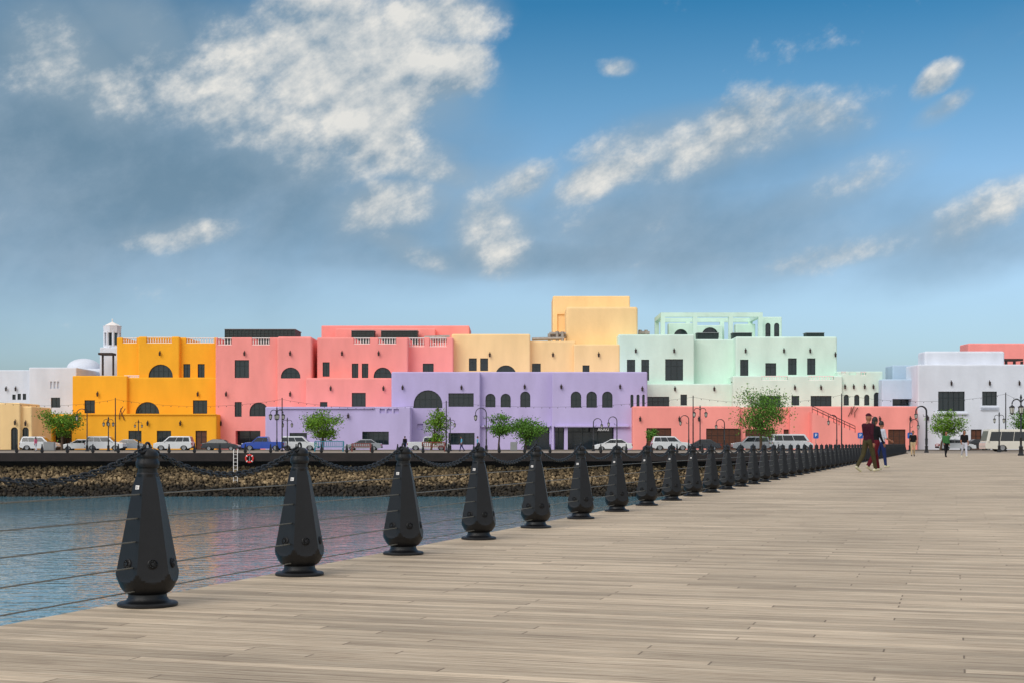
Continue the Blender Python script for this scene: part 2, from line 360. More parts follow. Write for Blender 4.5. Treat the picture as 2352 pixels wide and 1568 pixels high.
# ------------------------------------------------------------------ buildings
class Bld:
    def __init__(s,name,label,cat,px,z,mat):
        s.loc=Vector((wx(px,z),z,0)); s.root=thing(name,label,cat,s.loc); s.mat=M[mat]
    def add(s,name,bm,m,smooth=None,parent=None):
        return obj(name,bm,m,parent or s.root,smooth,loc=None if parent else -s.loc)
    def win(s,kind,X0,X1,Zb,Zt,y):
        w,h=X1-X0,Zt-Zb
        def poly(ins):
            x0,x1,zb,zt=X0+ins,X1-ins,Zb+ins,Zt-ins
            if kind in('a','A'):
                rr=min((x1-x0)/2,(zt-zb)*.98); cx=(x0+x1)/2; hw=(x1-x0)/2; zs=zt-rr
                return [(x0,zb),(x1,zb)]+[(cx+hw*math.cos(math.pi*k/12),zs+rr*math.sin(math.pi*k/12)) for k in range(13)]
            return [(x0,zb),(x1,zb),(x1,zt),(x0,zt)]
        o,i=poly(.0),poly(.09); n=len(o); bm=bmesh.new()
        y0,y1=y+.16,y+.28
        vo=[bm.verts.new((a,y0,c)) for a,c in o]; vi=[bm.verts.new((a,y0,c)) for a,c in i]; vb=[bm.verts.new((a,y1,c)) for a,c in i]
        for k in range(n):
            j=(k+1)%n; bm.faces.new((vo[k],vo[j],vi[j],vi[k])); bm.faces.new((vi[k],vi[j],vb[j],vb[k]))
        nb=max(1,round(w/.75)-1) if w>.9 else (1 if w>.8 else 0)
        for k in range(nb):
            xx=X0+w*(k+1)/(nb+1)
            if kind in('a','A'):
                rr=min(w/2,h*.98); q=1-((xx-(X0+X1)/2)/(w/2))**2; top=Zt-rr+rr*math.sqrt(max(q,0))-.05
            else: top=Zt-.05
            bx(bm,xx-.035,xx+.035,y0+.02,y1+.01,Zb+.05,top)
        if h>1.5 and kind!='D':
            zz=Zb+h*(.68 if kind not in('a','A') else .5); bx(bm,X0+.05,X1-.05,y0+.025,y1+.015,zz-.03,zz+.03)
        isdoor=kind in('d','g')
        fr=s.add('door' if isdoor else 'window',bm,M['darkwood' if isdoor else 'frame'])
        bm=bmesh.new(); p=poly(.05); bm.faces.new([bm.verts.new((a,y+.25,c)) for a,c in p])
        if kind=='g':
            nsl=int(h/.22)
            for k in range(nsl): bx(bm,X0+.06,X1-.06,y+.20,y+.26,Zb+.04+k*h/nsl,Zb+.04+k*h/nsl+h/nsl*.8)
        if kind=='d':
            for sx_ in (0,1): bx(bm,X0+.14+sx_*(w-.14)/2,X0+sx_*(w-.14)/2+w/2-.05,y+.21,y+.256,Zb+.15,Zt-.2)
        s.add('panel' if isdoor else 'pane',bm,M['wood' if isdoor else 'glass'],parent=fr)
    def wall(s,x0,x1,yt,z,depth,ops=(),yb=None,bev=.3,name='wall'):
        bev=.10+bev*.22
        X0,X1=wx(x0,z),wx(x1,z); Zt=wz(yt,z); Zb=-.03 if yb is None else wz(yb,z)
        bm=bmesh.new(); bx(bm,X0,X1,z,z+depth,Zb,Zt)
        ed=[e for e in bm.edges if not (abs(e.verts[0].co.z-Zb)<1e-4 and abs(e.verts[1].co.z-Zb)<1e-4)]
        bmesh.ops.bevel(bm,geom=ed,offset=bev,segments=4,profile=.5,affect='EDGES')
        o=s.add(name,bm,s.mat)
        cut=bmesh.new(); has=False
        for (k,a,b_,t,bt) in ops:
            A,B=wx(a,z),wx(b_,z); T,Bt=wz(t,z),wz(bt,z)
            if k in 'dgs' and Bt<.35: Bt=.02
            has=True
            if k=='b': bx(cut,A,B,z-1,z+depth+1,Bt,Zt+2)
            elif k in('a','A'):
                rr=min((B-A)/2,(T-Bt)*.98); cx=(A+B)/2; hw=(B-A)/2
                prism(cut,[(A,Bt),(B,Bt)]+[(cx+hw*math.cos(math.pi*q/12),T-rr+rr*math.sin(math.pi*q/12)) for q in range(13)],z-1,z+.4)
            elif k=='s': bx(cut,A,B,z-1,z+2.2,Bt,T)
            elif k=='n': bx(cut,A,B,z-1,z+.25,Bt,T)
            else: bx(cut,A,B,z-1,z+.4,Bt,T)
        if has:
            bmesh.ops.recalc_face_normals(cut,faces=cut.faces)
            me=bpy.data.meshes.new('cut'); cut.to_mesh(me); cu=bpy.data.objects.new('cut',me); C.objects.link(cu); cu.location=(0,0,0)
            o.location=(0,0,0); par=o.parent; o.parent=None
            md=o.modifiers.new('b','BOOLEAN'); md.operation='DIFFERENCE'; md.object=cu; md.solver='EXACT'
            realize(o); bpy.data.objects.remove(cu); o.parent=par; o.location=-s.loc
        cut.free()
        for (k,a,b_,t,bt) in ops:
            A,B=wx(a,z),wx(b_,z); T,Bt=wz(t,z),wz(bt,z)
            if k in 'dgs' and Bt<.35: Bt=.02
            if k=='b':
                bm=bmesh.new(); hgt=Zt-Bt; bx(bm,A+.01,B-.01,z+.12,z+.36,Zt-.14,Zt-.02); bx(bm,A+.01,B-.01,z+.14,z+.34,Bt+.003,Bt+.10)
                nbal=max(2,int((B-A)/.34))
                for q in range(nbal):
                    xx=A+(q+.5)*(B-A)/nbal
                    lathe(bm,[(.05,Bt+.1),(.05,Bt+.14),(.09,Bt+.1+hgt*.25),(.04,Bt+.1+hgt*.5),(.06,Zt-.14)],6,(xx,z+.24,0))
                s.add('balustrade',bm,M['trim'])
            elif k in('n','s'):
                if k=='s':
                    bm=bmesh.new(); bx(bm,A+.01,B-.01,z+1.6,z+1.7,Bt,T-.005)
                    fr=s.add('shopfront',bm,M['glass'])
                    bm=bmesh.new(); nn=max(2,int((B-A)/1.6))
                    for q in range(nn+1): 
                        xx=A+.06+(B-A-.12)*q/nn; bx(bm,xx-.05,xx+.05,z+1.5,z+1.595,Bt,T-.006)
                    bx(bm,A+.02,B-.02,z+1.51,z+1.59,T-.8,T-.7)
                    s.add('frame',bm,M['frame'],parent=fr)
            else: s.win(k,A,B,Bt,T,z)
        return o
    def ledge(s,x0,x1,y,z,th=.22,out=.18,m=None):
        bm=bmesh.new(); bx(bm,wx(x0,z),wx(x1,z),z-out,z+.1,wz(y,z)-th,wz(y,z))
        bmesh.ops.bevel(bm,geom=list(bm.edges),offset=.05,segments=2,affect='EDGES')
        return s.add('ledge',bm,m or s.mat)
    def lamp(s,px,py,z):
        bm=bmesh.new(); X,Z=wx(px,z),wz(py,z)
        lathe(bm,[(.03,-.3),(.12,-.25),(.15,.1),(.2,.13),(.05,.3),(.02,.38)],6,(X,z-.3,Z))
        tube(bm,[(X,z-.3,Z+.35),(X,z-.15,Z+.45),(X,z+.02,Z+.3)],.035,5)
        s.add('wall_lamp',bm,M['darkwood'])
    def rail(s,x0,x1,yt,yb,z):
        bm=bmesh.new(); A,B,T,Bt=wx(x0,z),wx(x1,z),wz(yt,z),wz(yb,z)
        bx(bm,A,B,z-.1,z+.1,T-.14,T); bx(bm,A,B,z-.1,z+.1,Bt-.02,Bt+.1)
        n=max(3,int((B-A)/.34))
        for q in range(n):
            xx=A+(q+.5)*(B-A)/n; lathe(bm,[(.05,Bt+.1),(.09,Bt+(T-Bt)*.35),(.04,Bt+(T-Bt)*.6),(.06,T-.14)],6,(xx,z,0))
        s.add('balustrade',bm,M['trim'])
    def chiller(s,x0,x1,yt,yb,z,d=4):
        A,B,T,Bt=wx(x0,z),wx(x1,z),wz(yt,z),wz(yb,z)
        bm=bmesh.new(); bx(bm,A,B,z,z+d,Bt-1.5,T-.08); n=max(3,int((B-A)/.55))
        for q in range(n+1):
            xx=A+(B-A)*q/n; bx(bm,xx-.05,xx+.05,z-.1,z-.003,Bt,T-.1)
        for q in range(4):
            zz=Bt+(T-Bt)*(q+.5)/4.2; bx(bm,A,B,z-.06,z-.004,zz-.03,zz+.03)
        c=s.add('rooftop_chiller',bm,M['ac'])
        bm=bmesh.new(); bx(bm,A-.1,B+.1,z-.15,z+d+.1,T-.077,T); s.add('cover',bm,M['grey'],parent=c)
    def pipes(s,pts,r,z):
        for pl in pts:
            bm=bmesh.new(); tube(bm,[(wx(a,z),z+dz,wz(b_,z)) for a,b_,dz in pl],r,8)
            s.add('roof_pipe',bm,M['pipe'],smooth=50)

# yellow house
B=Bld('yellow_house','bright yellow stepped stucco house at the left of the row','house',300,200,'yellow')
B.wall(268,498,775,203,14,[('b',281,314,776,788),('b',427,492,776,788),('r',421,437,835,867),('r',454,470,835,867)])
B.wall(317,412,773,202.2,10,[('b',336,395,776,788),('a',341,397,836,867)],bev=.5)
B.wall(166,292,862,200.6,12,[('r',194,218,918,948)])
B.wall(284,498,866,201.2,8,[('a',311,366,922,949),('r',443,476,918,949)])
B.wall(95,497.5,950,197,12,[('s',120,165,988,1032),('r',295,325,988,1018),('r',360,393,988,1018),('d',449,475,988,1033)])
B.ledge(166,497,949,197); B.rail(286,320,861,867,201.4)
B.lamp(368,812,202.2); B.lamp(225,905,200.6); B.lamp(415,972,197); B.lamp(248,972,197); B.lamp(340,972,197); B.lamp(455,905,201.2)
bm=bmesh.new(); z=196.9
for k,(dx,dy) in enumerate(((-6,0),(0,-8),(6,2))):
    tube(bm,[(wx(280+dx,z),z-.06,wz(962+dy,z)),(wx(278+dx*.4,z),z-.1,wz(948+dy,z)),(wx(283+dx*.8,z),z-.06,wz(936+dy*.5,z))],.06,5)
B.add('wall_ornament',bm,M['wood'])
# pink house
B=Bld('pink_house','tall coral pink stucco house between the yellow and tan houses','house',760,199,'pink')
B.wall(495,643,775,199.6,14,[('b',499,532,779,792),('b',578,620,779,792),('r',539,572,826,867),('r',539,555,922,956),('a',573,616,923,955),('s',541,598,988,1032)])
B.wall(636,716,773,198.7,12,[('a',645,690,843,868)],bev=.9)
B.wall(642,1040,792,204,10)
B.wall(728,937,775,199.5,12,[('b',812,850,779,790),('b',868,910,779,790),('r',741,757,831,864),('r',808,823,834,867),('r',831,846,834,867),('a',858,900,843,868)],bev=.5)
B.wall(926,1041,775,201.4,12,[('b',938,975,783,796),('b',986,1026,783,796),('r',971,996,834,853)])
B.wall(702,906,867,197.6,6,[('r',735,752,922,945),('r',808,840,901,933)],bev=.5)
B.wall(738,1078,748,216,10,[('n',800,858,757,778),('n',876,960,757,778)])
B.wall(770,1000,755,214.5,2,yb=790)
B.chiller(517,677,756,780,205,6); B.chiller(808,858,759,777,211,3); B.chiller(876,958,759,776,211,3)
B.pipes([[(975,776,0),(1033,774,0)],[(978,781,.6),(1030,781,.6)],[(990,772,.3),(990,783,.3)],[(1012,770,.3),(1012,783,.3)]],.28,209)
for a,b_,z in ((562,812,199.6),(786,812,199.5),(870,812,199.5),(667,812,198.7),(520,905,199.6),(667,905,198.7),(881,892,197.6),(508,972,199.6),(760,892,197.6)): B.lamp(a,b_,z)
# tan house
B=Bld('tan_house','sandy tan stucco house with the tallest square tower','house',1240,205,'tan')
B.wall(1037,1218,767,203,14,[('r',1077,1095,822,851),('r',1103,1121,822,851),('a',1138,1186,838,862)],bev=.6)
B.wall(1210,1322,783,204.2,10,[('r',1222,1242,834,858)])
B.wall(1318,1424,790,203.4,6,[('r',1338,1354,838,858)],bev=.5)
B.wall(1300,1465,705,207,10,bev=1.0)
B.wall(1270,1447,680,213,8,[('n',1280,1297,722,790)],bev=.35)
B.pipes([[(1222,779,0),(1296,777,0)],[(1262,766,.5),(1300,766,.5)],[(1262,766,.5),(1262,784,.5)],[(1280,761,.2),(1280,784,.2)],[(1292,762,0),(1292,784,0)],[(1264,772,1),(1300,772,1)]],.24,206.2)
B.pipes([[(1466,764,0),(1492,765,0)],[(1470,758,0),(1470,772,0)],[(1484,758,0),(1484,772,0)]],.25,209)
B.lamp(1125,815,203); B.lamp(1270,815,204.2); B.lamp(1375,815,203.4)
# mint house
B=Bld('mint_house','mint green stucco house with an open roof pergola','house',1720,203,'mint')
B.wall(1420,1595,768,203.5,14,[('r',1440,1459,825,873),('r',1473,1491,825,873),('r',1528,1569,824,873)],bev=.5)
B.wall(1580,1700,779,205.3,10,bev=.5)
B.wall(1690,1923,773,203,14,[('r',1700,1719,825,873),('r',1758,1783,833,862),('r',1810,1830,822,860),('r',1854,1873,822,860)],bev=.6)
B.wall(1484,1690,880,202.2,6,[('r',1487,1537,910,945),('r',1563,1578,905,930)],bev=.5)
B.wall(1684,1935,862,200.4,6,[('b',1748,1810,862.5,873),('b',1856,1916,862.5,873),('r',1744,1793,908,940),('r',1818,1836,908,930),('r',1862,1910,908,940)],bev=.35)
B.wall(1924,2028,852,200.9,5,[('b',1932,1944,853,858),('n',1950,1966,840,860),('b',1976,1990,853,862),('a',1938,1950,905,930),('a',1962,1974,905,930),('a',1985,1997,905,930),('a',2007,2021,900,938)],bev=.3)
z=210
bm=bmesh.new()
A,Bx_=wx(1518,z),wx(1752,z); T=wz(718,z); t2=wz(728,z); b0=wz(775,z)
bx(bm,A,Bx_,z,z+.5,t2,T); bx(bm,A,Bx_,z+9,z+9.5,t2,T); bx(bm,A,A+.5,z+.502,z+8.998,t2,T-.002); bx(bm,Bx_-.5,Bx_,z+.502,z+8.998,t2,T-.002)
for px in (1518,1592,1674,1742):
    xx=wx(px,z); bx(bm,xx,xx+.62,z+.003,z+.65,b0-1,t2-.001); bx(bm,xx,xx+.62,z+8.7,z+9.35,b0-1,t2-.001)
B.add('pergola',bm,B.mat)
B.wall(1536,1592,742,217.4,2,[('a',1548,1580,756,790)],bev=.2)
B.wall(1600,1660,747,217,2,[('a',1612,1650,752,790)],bev=.2); B.wall(1690,1735,744,218,2,bev=.2)
B.wall(1748,1796,728,215,3,[('a',1758,1770,742,790),('a',1778,1790,742,790)],bev=.25)
B.chiller(1602,1650,764,776,208,2); B.chiller(1684,1726,764,776,208,2); B.chiller(1852,1892,764,775,206,2)
for a,b_,z in ((1548,806,203.5),(1460,806,203.5),(1712,806,203),(1800,806,203),(1860,806,203),(1825,890,200.4),(1885,890,200.4),(1550,893,202.2),(1640,893,202.2),(1960,888,200.9),(1940,888,200.9),(1985,888,200.9),(2005,888,200.9),(1918,815,203)): B.lamp(a,b_,z)
# lilac house
B=Bld('lilac_house','lilac purple stucco house with arched windows and dark shopfronts','house',1150,195,'purple')
B.wall(899,1103,853,195,12,[('a',950,1016,895,936),('r',1030,1088,902,933),('r',1030,1090,993,1020),('n',958,972,972,986)],bev=.4)
B.wall(1092,1275,853,196,10,[('a',1115,1138,903,934),('a',1150,1173,903,934),('a',1195,1218,898,934),('s',1208,1262,978,1033)],bev=.4)
B.wall(1268,1487,853,194.6,12,[('a',1311,1335,898,935),('a',1347,1371,898,935),('a',1383,1407,898,935),('s',1304,1410,978,1033),('s',1272,1296,978,1033),('a',1448,1455,905,935),('a',1462,1469,905,935),('a',1475,1481,905,935)],bev=.4)
B.wall(609,943,933,191.5,10,[('r',665,705,993,1020),('r',832,893,990,1020),('n',872,884,938,948),('n',888,900,938,948),('n',904,916,938,948)],bev=.4)
B.ledge(640,860,933.5,191.4,.3,.12); B.ledge(1105,1265,976,196,.25,.5); B.ledge(1275,1445,976,194.6,.25,.5)
for a,b_,z in ((1060,890,195),(1205,888,196),(1289,888,194.6),(1424,888,194.6),(925,890,195),(1475,893,194.6),(1006,940,195),(720,955,191.5),(800,955,191.5),(635,955,191.5),(1155,960,196)): B.lamp(a,b_,z)
zz=194.2; bm=bmesh.new(); bx(bm,wx(1355,zz),wx(1400,zz),zz+.2,zz+.3,wz(991,zz),wz(980,zz)); sg=B.add('shop_sign',bm,M['dark'])
text('sign_lettering','ARAKI',.55,M['letter'],sg,(wx(1386,zz),zz+.19,wz(985.5,zz)))
# long salmon building
B=Bld('salmon_building','long low salmon pink building under the mint house','house',1780,193,'pink2')
B.wall(1453,1700,932,193,12,[('g',1485,1542,982,1032),('g',1622,1702,983,1032)],bev=.3)
B.wall(1692,1870,934,193.6,12,[('g',1712,1780,985,1032),('d',1800,1822,985,1032)],bev=.3)
B.wall(1815,2108,932,192.6,12,[('g',2040,2080,985,1032),('d',1990,2010,985,1032)],bev=.3)
z=191.8; bm=bmesh.new(); prism(bm,[(wx(1862,z),-.02),(wx(1980,z),-.02),(wx(1980,z),wz(1000,z)),(wx(1862,z),wz(945,z))],z-1,z+.79); B.add('stair_wall',bm,B.mat)
bm=bmesh.new()
for off in (0,.35): tube(bm,[(wx(1862,z),z-1,wz(938,z)+off),(wx(1960,z),z-1,wz(984,z)+off)],.05,5)
for k in range(9):
    t=k/8; xx=wx(1862+98*t,z); zz=wz(938+46*t,z); bx(bm,xx-.03,xx+.03,z-1.03,z-.97,zz-.5,zz+.35)
B.add('handrail',bm,M['darkwood'])
bm=bmesh.new(); z=192.5
for k,(dx,dy) in enumerate(((-7,0),(0,-5),(8,2))):
    tube(bm,[(wx(1955+dx,z),z-.06,wz(955+dy,z)),(wx(1958+dx*.6,z),z-.1,wz(944+dy,z)),(wx(1962+dx,z),z-.06,wz(934+dy*.5,z))],.05,5)
B.add('wall_ornament',bm,M['wood'])
for a,z in ((1470,193),(1560,193),(1605,193),(1700,193.6),(1790,193.6),(2020,192.6),(2090,192.6)): B.lamp(a,962,z)
# right white building
B=Bld('white_house','large white stucco house at the right of the row','house',2240,196,'white')
B.wall(2108,2420,836,196,6,[('r',2155,2216,898,943),('r',2256,2290,898,930),('r',2330,2352,990,1015),('d',2230,2255,985,1033)],bev=.5)
B.wall(2124,2308,806,198,3.5,bev=.9); B.ledge(2150,2222,946,196,.3,.35)
for k in range(3): B.ledge(2252,2294,934+k*3,196,.08,.2)
bm=bmesh.new(); z=198
for k in range(5): bx(bm,wx(2308,z)+.003,wx(2350,z),z+k*.8,z+k*.8+.25,wz(828-k*.4,z),wz(823-k*.4,z))
for px in (2311,2330,2347): bx(bm,wx(px,z),wx(px,z)+.3,z+.3,z+.6,wz(838,z),wz(829,z))
B.add('roof_trellis',bm,M['darkwood'])
for a,b_ in ((2184,880),(2272,880),(2340,880),(2130,960)): B.lamp(a,b_,196)
B=Bld('far_pink_house','coral pink house rising behind the white house at right','house',2320,206,'pink'); B.wall(2224,2440,788,206,4)
B=Bld('pale_blue_house','pale blue house set back in the gap beside the white house','house',2070,200,'bluew')
B.wall(2050,2130,838,204.5,4); B.wall(2026,2114,870,199,5,[('s',2050,2105,915,931)])
# left white
B=Bld('left_white_house','low white stucco house at the far left edge','house',80,211,'white')
B.wall(-80,72,849,212,12,[('r',28,36,905,917),('r',40,48,903,917),('r',52,60,903,917)])
B.wall(66,176,843,210.6,12,[('r',117,138,912,935),('n',115,120,875,891),('n',123,128,875,891),('n',131,136,875,891),('r',76,86,965,1000)])
B.lamp(37,893,212); B.lamp(15,893,212)
B=Bld('mosque','white mosque with round dome and slim minaret','mosque',215,222,'white')
B.wall(136,272,846,222,14)
z=228; bm=bmesh.new(); rr=(228-150)/2/F*z; zb=wz(846,z); hd=wz(822,z)-zb
lathe(bm,[(rr,-.5),(rr,0)]+[(rr*math.cos(R(a)),hd*math.sin(R(a))) for a in range(10,91,10)],32,(wx(189,z),z+1,zb)); B.add('dome',bm,B.mat,smooth=40)
z=220; X=wx(252,z)
B.wall(229,272,797,220,2.8,bev=.1,name='minaret_base')
cx,cy=X,221.4
bm=bmesh.new()
for q in range(8):
    a=math.pi/8+q*math.pi/4; xx=cx+1.15*math.cos(a); yy=cy+1.15*math.sin(a); tube(bm,[(xx,yy,wz(797,220)),(xx,yy,wz(760,220))],.2,6)
lathe(bm,[(1.4,wz(797,220)),(1.4,wz(792,220))],8,(cx,cy,0)); lathe(bm,[(1.35,wz(764,220)),(1.45,wz(749,220)),(1.5,wz(748,220))],8,(cx,cy,0))
B.add('minaret_lantern',bm,B.mat)
bm=bmesh.new(); lathe(bm,[(.75,wz(792,220)+.003),(.75,wz(764,220)-.003)],8,(cx,cy,0)); B.add('minaret_core',bm,M['glass'])
bm=bmesh.new(); lathe(bm,[(1.35,wz(748,220)+.003),(.9,wz(744,220)),(.08,wz(738,220)),(.05,wz(734,220))],8,(cx,cy,0)); lathe(bm,[(.02,0),(.12,.15),(.02,.3)],8,(cx,cy,wz(735,220))); B.add('minaret_cap',bm,M['trim'])
bm=bmesh.new(); z=218
for q in range(5): bx(bm,wx(234,z),wx(266,z),z-q*.5,z-q*.5+.2,wz(816,z),wz(811,z))
for px in (238,262): bx(bm,wx(px,z),wx(px,z)+.25,z-1,z-.75,wz(862,z),wz(816,z))
B.add('roof_trellis',bm,M['darkwood'])
B=Bld('peach_house','low peach house with arched wooden doors at the left edge','house',30,186,'peach')
B.wall(-80,46,924,186,8,[('A',25,41,980,1032)],bev=.35); B.wall(40,73,932,186.6,8,[('A',51,66,980,1032)],bev=.35)
B.lamp(36,970,186); B.lamp(60,972,186.6)

# ------------------------------------------------------------------ bollards and chains
TH0=R(-64.7)
def hexrad(th,a):
    t=((th-TH0+math.pi/6)%(math.pi/3))-math.pi/6
    return a/math.cos(t)
BOWL=[(.066,.102),(.075,.118),(.085,.129),(.105,.143),(.13,.153),(.15,.160),(.18,.167),(.22,.173),(.27,.180),(.34,.2),(.5,.3),(.8,.5)]
def bowl(z):
    for (z0,r0),(z1,r1) in zip(BOWL,BOWL[1:]):
        if z<=z1: return r0+(r1-r0)*(z-z0)/(z1-z0)
    return 1
def ap(z): return .143-(z-.2)*.164-.9*max(0,z-.62)**2
def bollard(name,label,group,small=False):
    t=thing(name,label,'bollard',(0,0,0),0,group)
    bm=bmesh.new(); lathe(bm,[(.156,0),(.162,.005),(.162,.015),(.154,.023),(.122,.028),(.112,.036),(.104,.048),(.102,.068)],16 if small else 40); obj('base',bm,M['iron'],t,35)
    bm=bmesh.new(); n=24 if small else 96
    zs=[.07,.13,.2,.26,.4,.7] if small else [.066,.07,.075,.08,.085,.09,.1,.11,.12,.13,.14,.15,.16,.17,.18,.19,.2,.21,.22,.23,.24,.25,.26,.28,.3,.34,.4,.5,.6,.66,.70]
    rings=[]
    for z in zs:
        rings.append([])
        for j in range(n):
            th=TH0+2*math.pi*j/n; hx=hexrad(th,ap(z)); bo=bowl(z); r=min(hx,bo)
            if not small and abs(hx-bo)<.004 and z<.3: r+=.0025
            rings[-1].append(bm.verts.new((r*math.cos(th),r*math.sin(th),z)))
    for r_,zz in ((.058,.716),(.053,.724)): rings.append([bm.verts.new((r_*math.cos(TH0+2*math.pi*j/n),r_*math.sin(TH0+2*math.pi*j/n),zz)) for j in range(n)])
    for a,b in zip(rings,rings[1:]):
        for j in range(n): bm.faces.new((a[j],a[(j+1)%n],b[(j+1)%n],b[j]))
    obj('body',bm,M['iron'],t,18)
    bm=bmesh.new(); lathe(bm,[(.052,.715),(.052,.748),(.060,.752),(.063,.764),(.063,.782),(.058,.788),(.056,.80),(.060,.806),(.060,.822),(.052,.838),(.036,.850),(.014,.857),(.004,.858)],12 if small else 32); obj('cap',bm,M['iron'],t,40)
    bm=bmesh.new(); pts=[(.024*math.cos(2*math.pi*k/12)*sA,.024*math.cos(2*math.pi*k/12)*cA,.864+.022*math.sin(2*math.pi*k/12)) for k in range(12)]
    tube(bm,pts,.007,6,closed=True); obj('ring',bm,M['chain'],t,60)
    if not small:
        zc=.235
        for q in range(6):
            th=TH0+q*math.pi/3; a=ap(zc); bm=bmesh.new()
            lathe(bm,[(.028,-.004),(.028,.005),(.024,.008),(.020,.002),(.011,.003),(.009,.011),(.002,.012)],20)
            for k in range(8):
                b_=k*math.pi/4; ball(bm,(.0165*math.cos(b_),.0165*math.sin(b_),.004),.006,1)
            o=obj('rosette',bm,M['iron'],t,40); n_=Vector((math.cos(th),math.sin(th),.167)).normalized()
            o.location=(a*math.cos(th),a*math.sin(th),zc); o.rotation_euler=n_.to_track_quat('Z','Y').to_euler()
        th=TH0-math.pi/3; zc=.645; a=ap(zc); bm=bmesh.new(); bx(bm,-.014,.014,-.011,.011,-.001,.0015)
        o=obj('sticker',bm,[M['trim']],t); n_=Vector((math.cos(th),math.sin(th),.19)).normalized(); o.location=(a*math.cos(th)+.001*math.cos(th),a*math.sin(th)+.001*math.sin(th),zc)
        o.rotation_euler=n_.to_track_quat('Z','Y').to_euler()
        bm=bmesh.new()
        for k in range(3): bx(bm,-.011,.004+.004*(k%2),-.007+k*.005,-.005+k*.005,.0016,.0020)
        obj('print',bm,M['plastic'],o)
    return t
GB='black bollards along the deck edge'
b0=bollard('bollard','nearest black hexagonal iron bollard at the lower left deck edge',GB)
SP=1.797*NRM; Y0=7.73*NRM
def bl(i): return pier(0,Y0+SP*i)
b0.location=bl(0)
bs=None
for i in range(1,68):
    if i<25: dup(b0,bl(i),0,f'{ordn(i+1)} black iron bollard from the camera in the deck edge row',GB,skip=() if i<10 else ('sticker',) if i<14 else ('sticker','rosette'))
    else:
        lb='tiny black bollard in the crowded far end of the deck edge row'
        if bs is None: bs=bollard('bollard',lb,'far end bollards of the deck row',True); bs.location=bl(i)
        else: dup(bs,bl(i),0,lb,'far end bollards of the deck row')
GQ='small bollards on the far quay edge'
qb=None; n=0
xq=wx(-20,QY+.6)
while xq<XE-1:
    n+=1
    lb=f'{ordn(n)} small black bollard from the left on the far quay edge'
    if qb is None: qb=bollard('bollard',lb,GQ,True); qb.location=(xq,QY+.6,0)
    else: dup(qb,(xq,QY+.6,0),0,lb,GQ)
    xq+=2.35
def chain_mesh(span,sag,z0):
    bm=bmesh.new(); pts=[]
    K_=200
    for k in range(K_+1):
        t=k/K_; pts.append(Vector((.05+t*(span-.1),0,z0-sag*4*t*(1-t))))
    pitch=.043; d=0
    cen=[]
    for p,q in zip(pts,pts[1:]):
        d+=(q-p).length
        while d>=pitch:
            d-=pitch; cen.append((q,(q-p).normalized()))
    for j,(c,t) in enumerate(cen):
        side=Vector((0,1,0)); nn=t.cross(side).normalized()
        w=side if j%2 else nn
        w=(w+ (nn if j%2 else side)*.35).normalized()
        ln,hw=.030,.0145; path=[]
        for a in range(12):
            an=2*math.pi*a/12; path.append(c+t*(hw*math.cos(an)+(ln-hw)*(1 if math.cos(an)>.01 else -1 if math.cos(an)<-.01 else 0))+w*hw*math.sin(an))
        tube(bm,path,.0058,5,closed=True)
    bmesh.ops.recalc_face_normals(bm,faces=bm.faces)
    me=bpy.data.meshes.new('chain'); bm.to_mesh(me); bm.free(); me.materials.append(M['chain'])
    me.polygons.foreach_set('use_smooth',[True]*len(me.polygons)); return me
cm=chain_mesh(SP,.15,.845)
GC='chains hung between the deck bollards'
for i in range(-1,40):
    o=bpy.data.objects.new('chain',cm); C.objects.link(o); o.location=bl(i); o.rotation_euler=(0,0,math.pi/2+ANG)
    if i==-1: lb='black chain leaving the frame at left from the nearest bollard'
    elif i<24: lb=f'sagging black chain between the {ordn(i+1)} and {ordn(i+2)} deck bollards'
    else: lb='tiny sagging chain among the crowded far deck bollards'
    tag(o,lb,'chain',GC if i<24 else 'far chains of the deck row')
for k,hz in enumerate((.09,.218,.355,.48,.608)):
    bm=bmesh.new(); tube(bm,[pier(0,-1,hz),pier(0,60,hz),pier(0,135,hz)],.0042,6)
    tag(obj('steel_cable',bm,M['cable']),['lowest','second lowest','middle','second highest','highest'][k]+' of the five taut steel cables threaded through the bollards','cable','steel cables through the bollards')

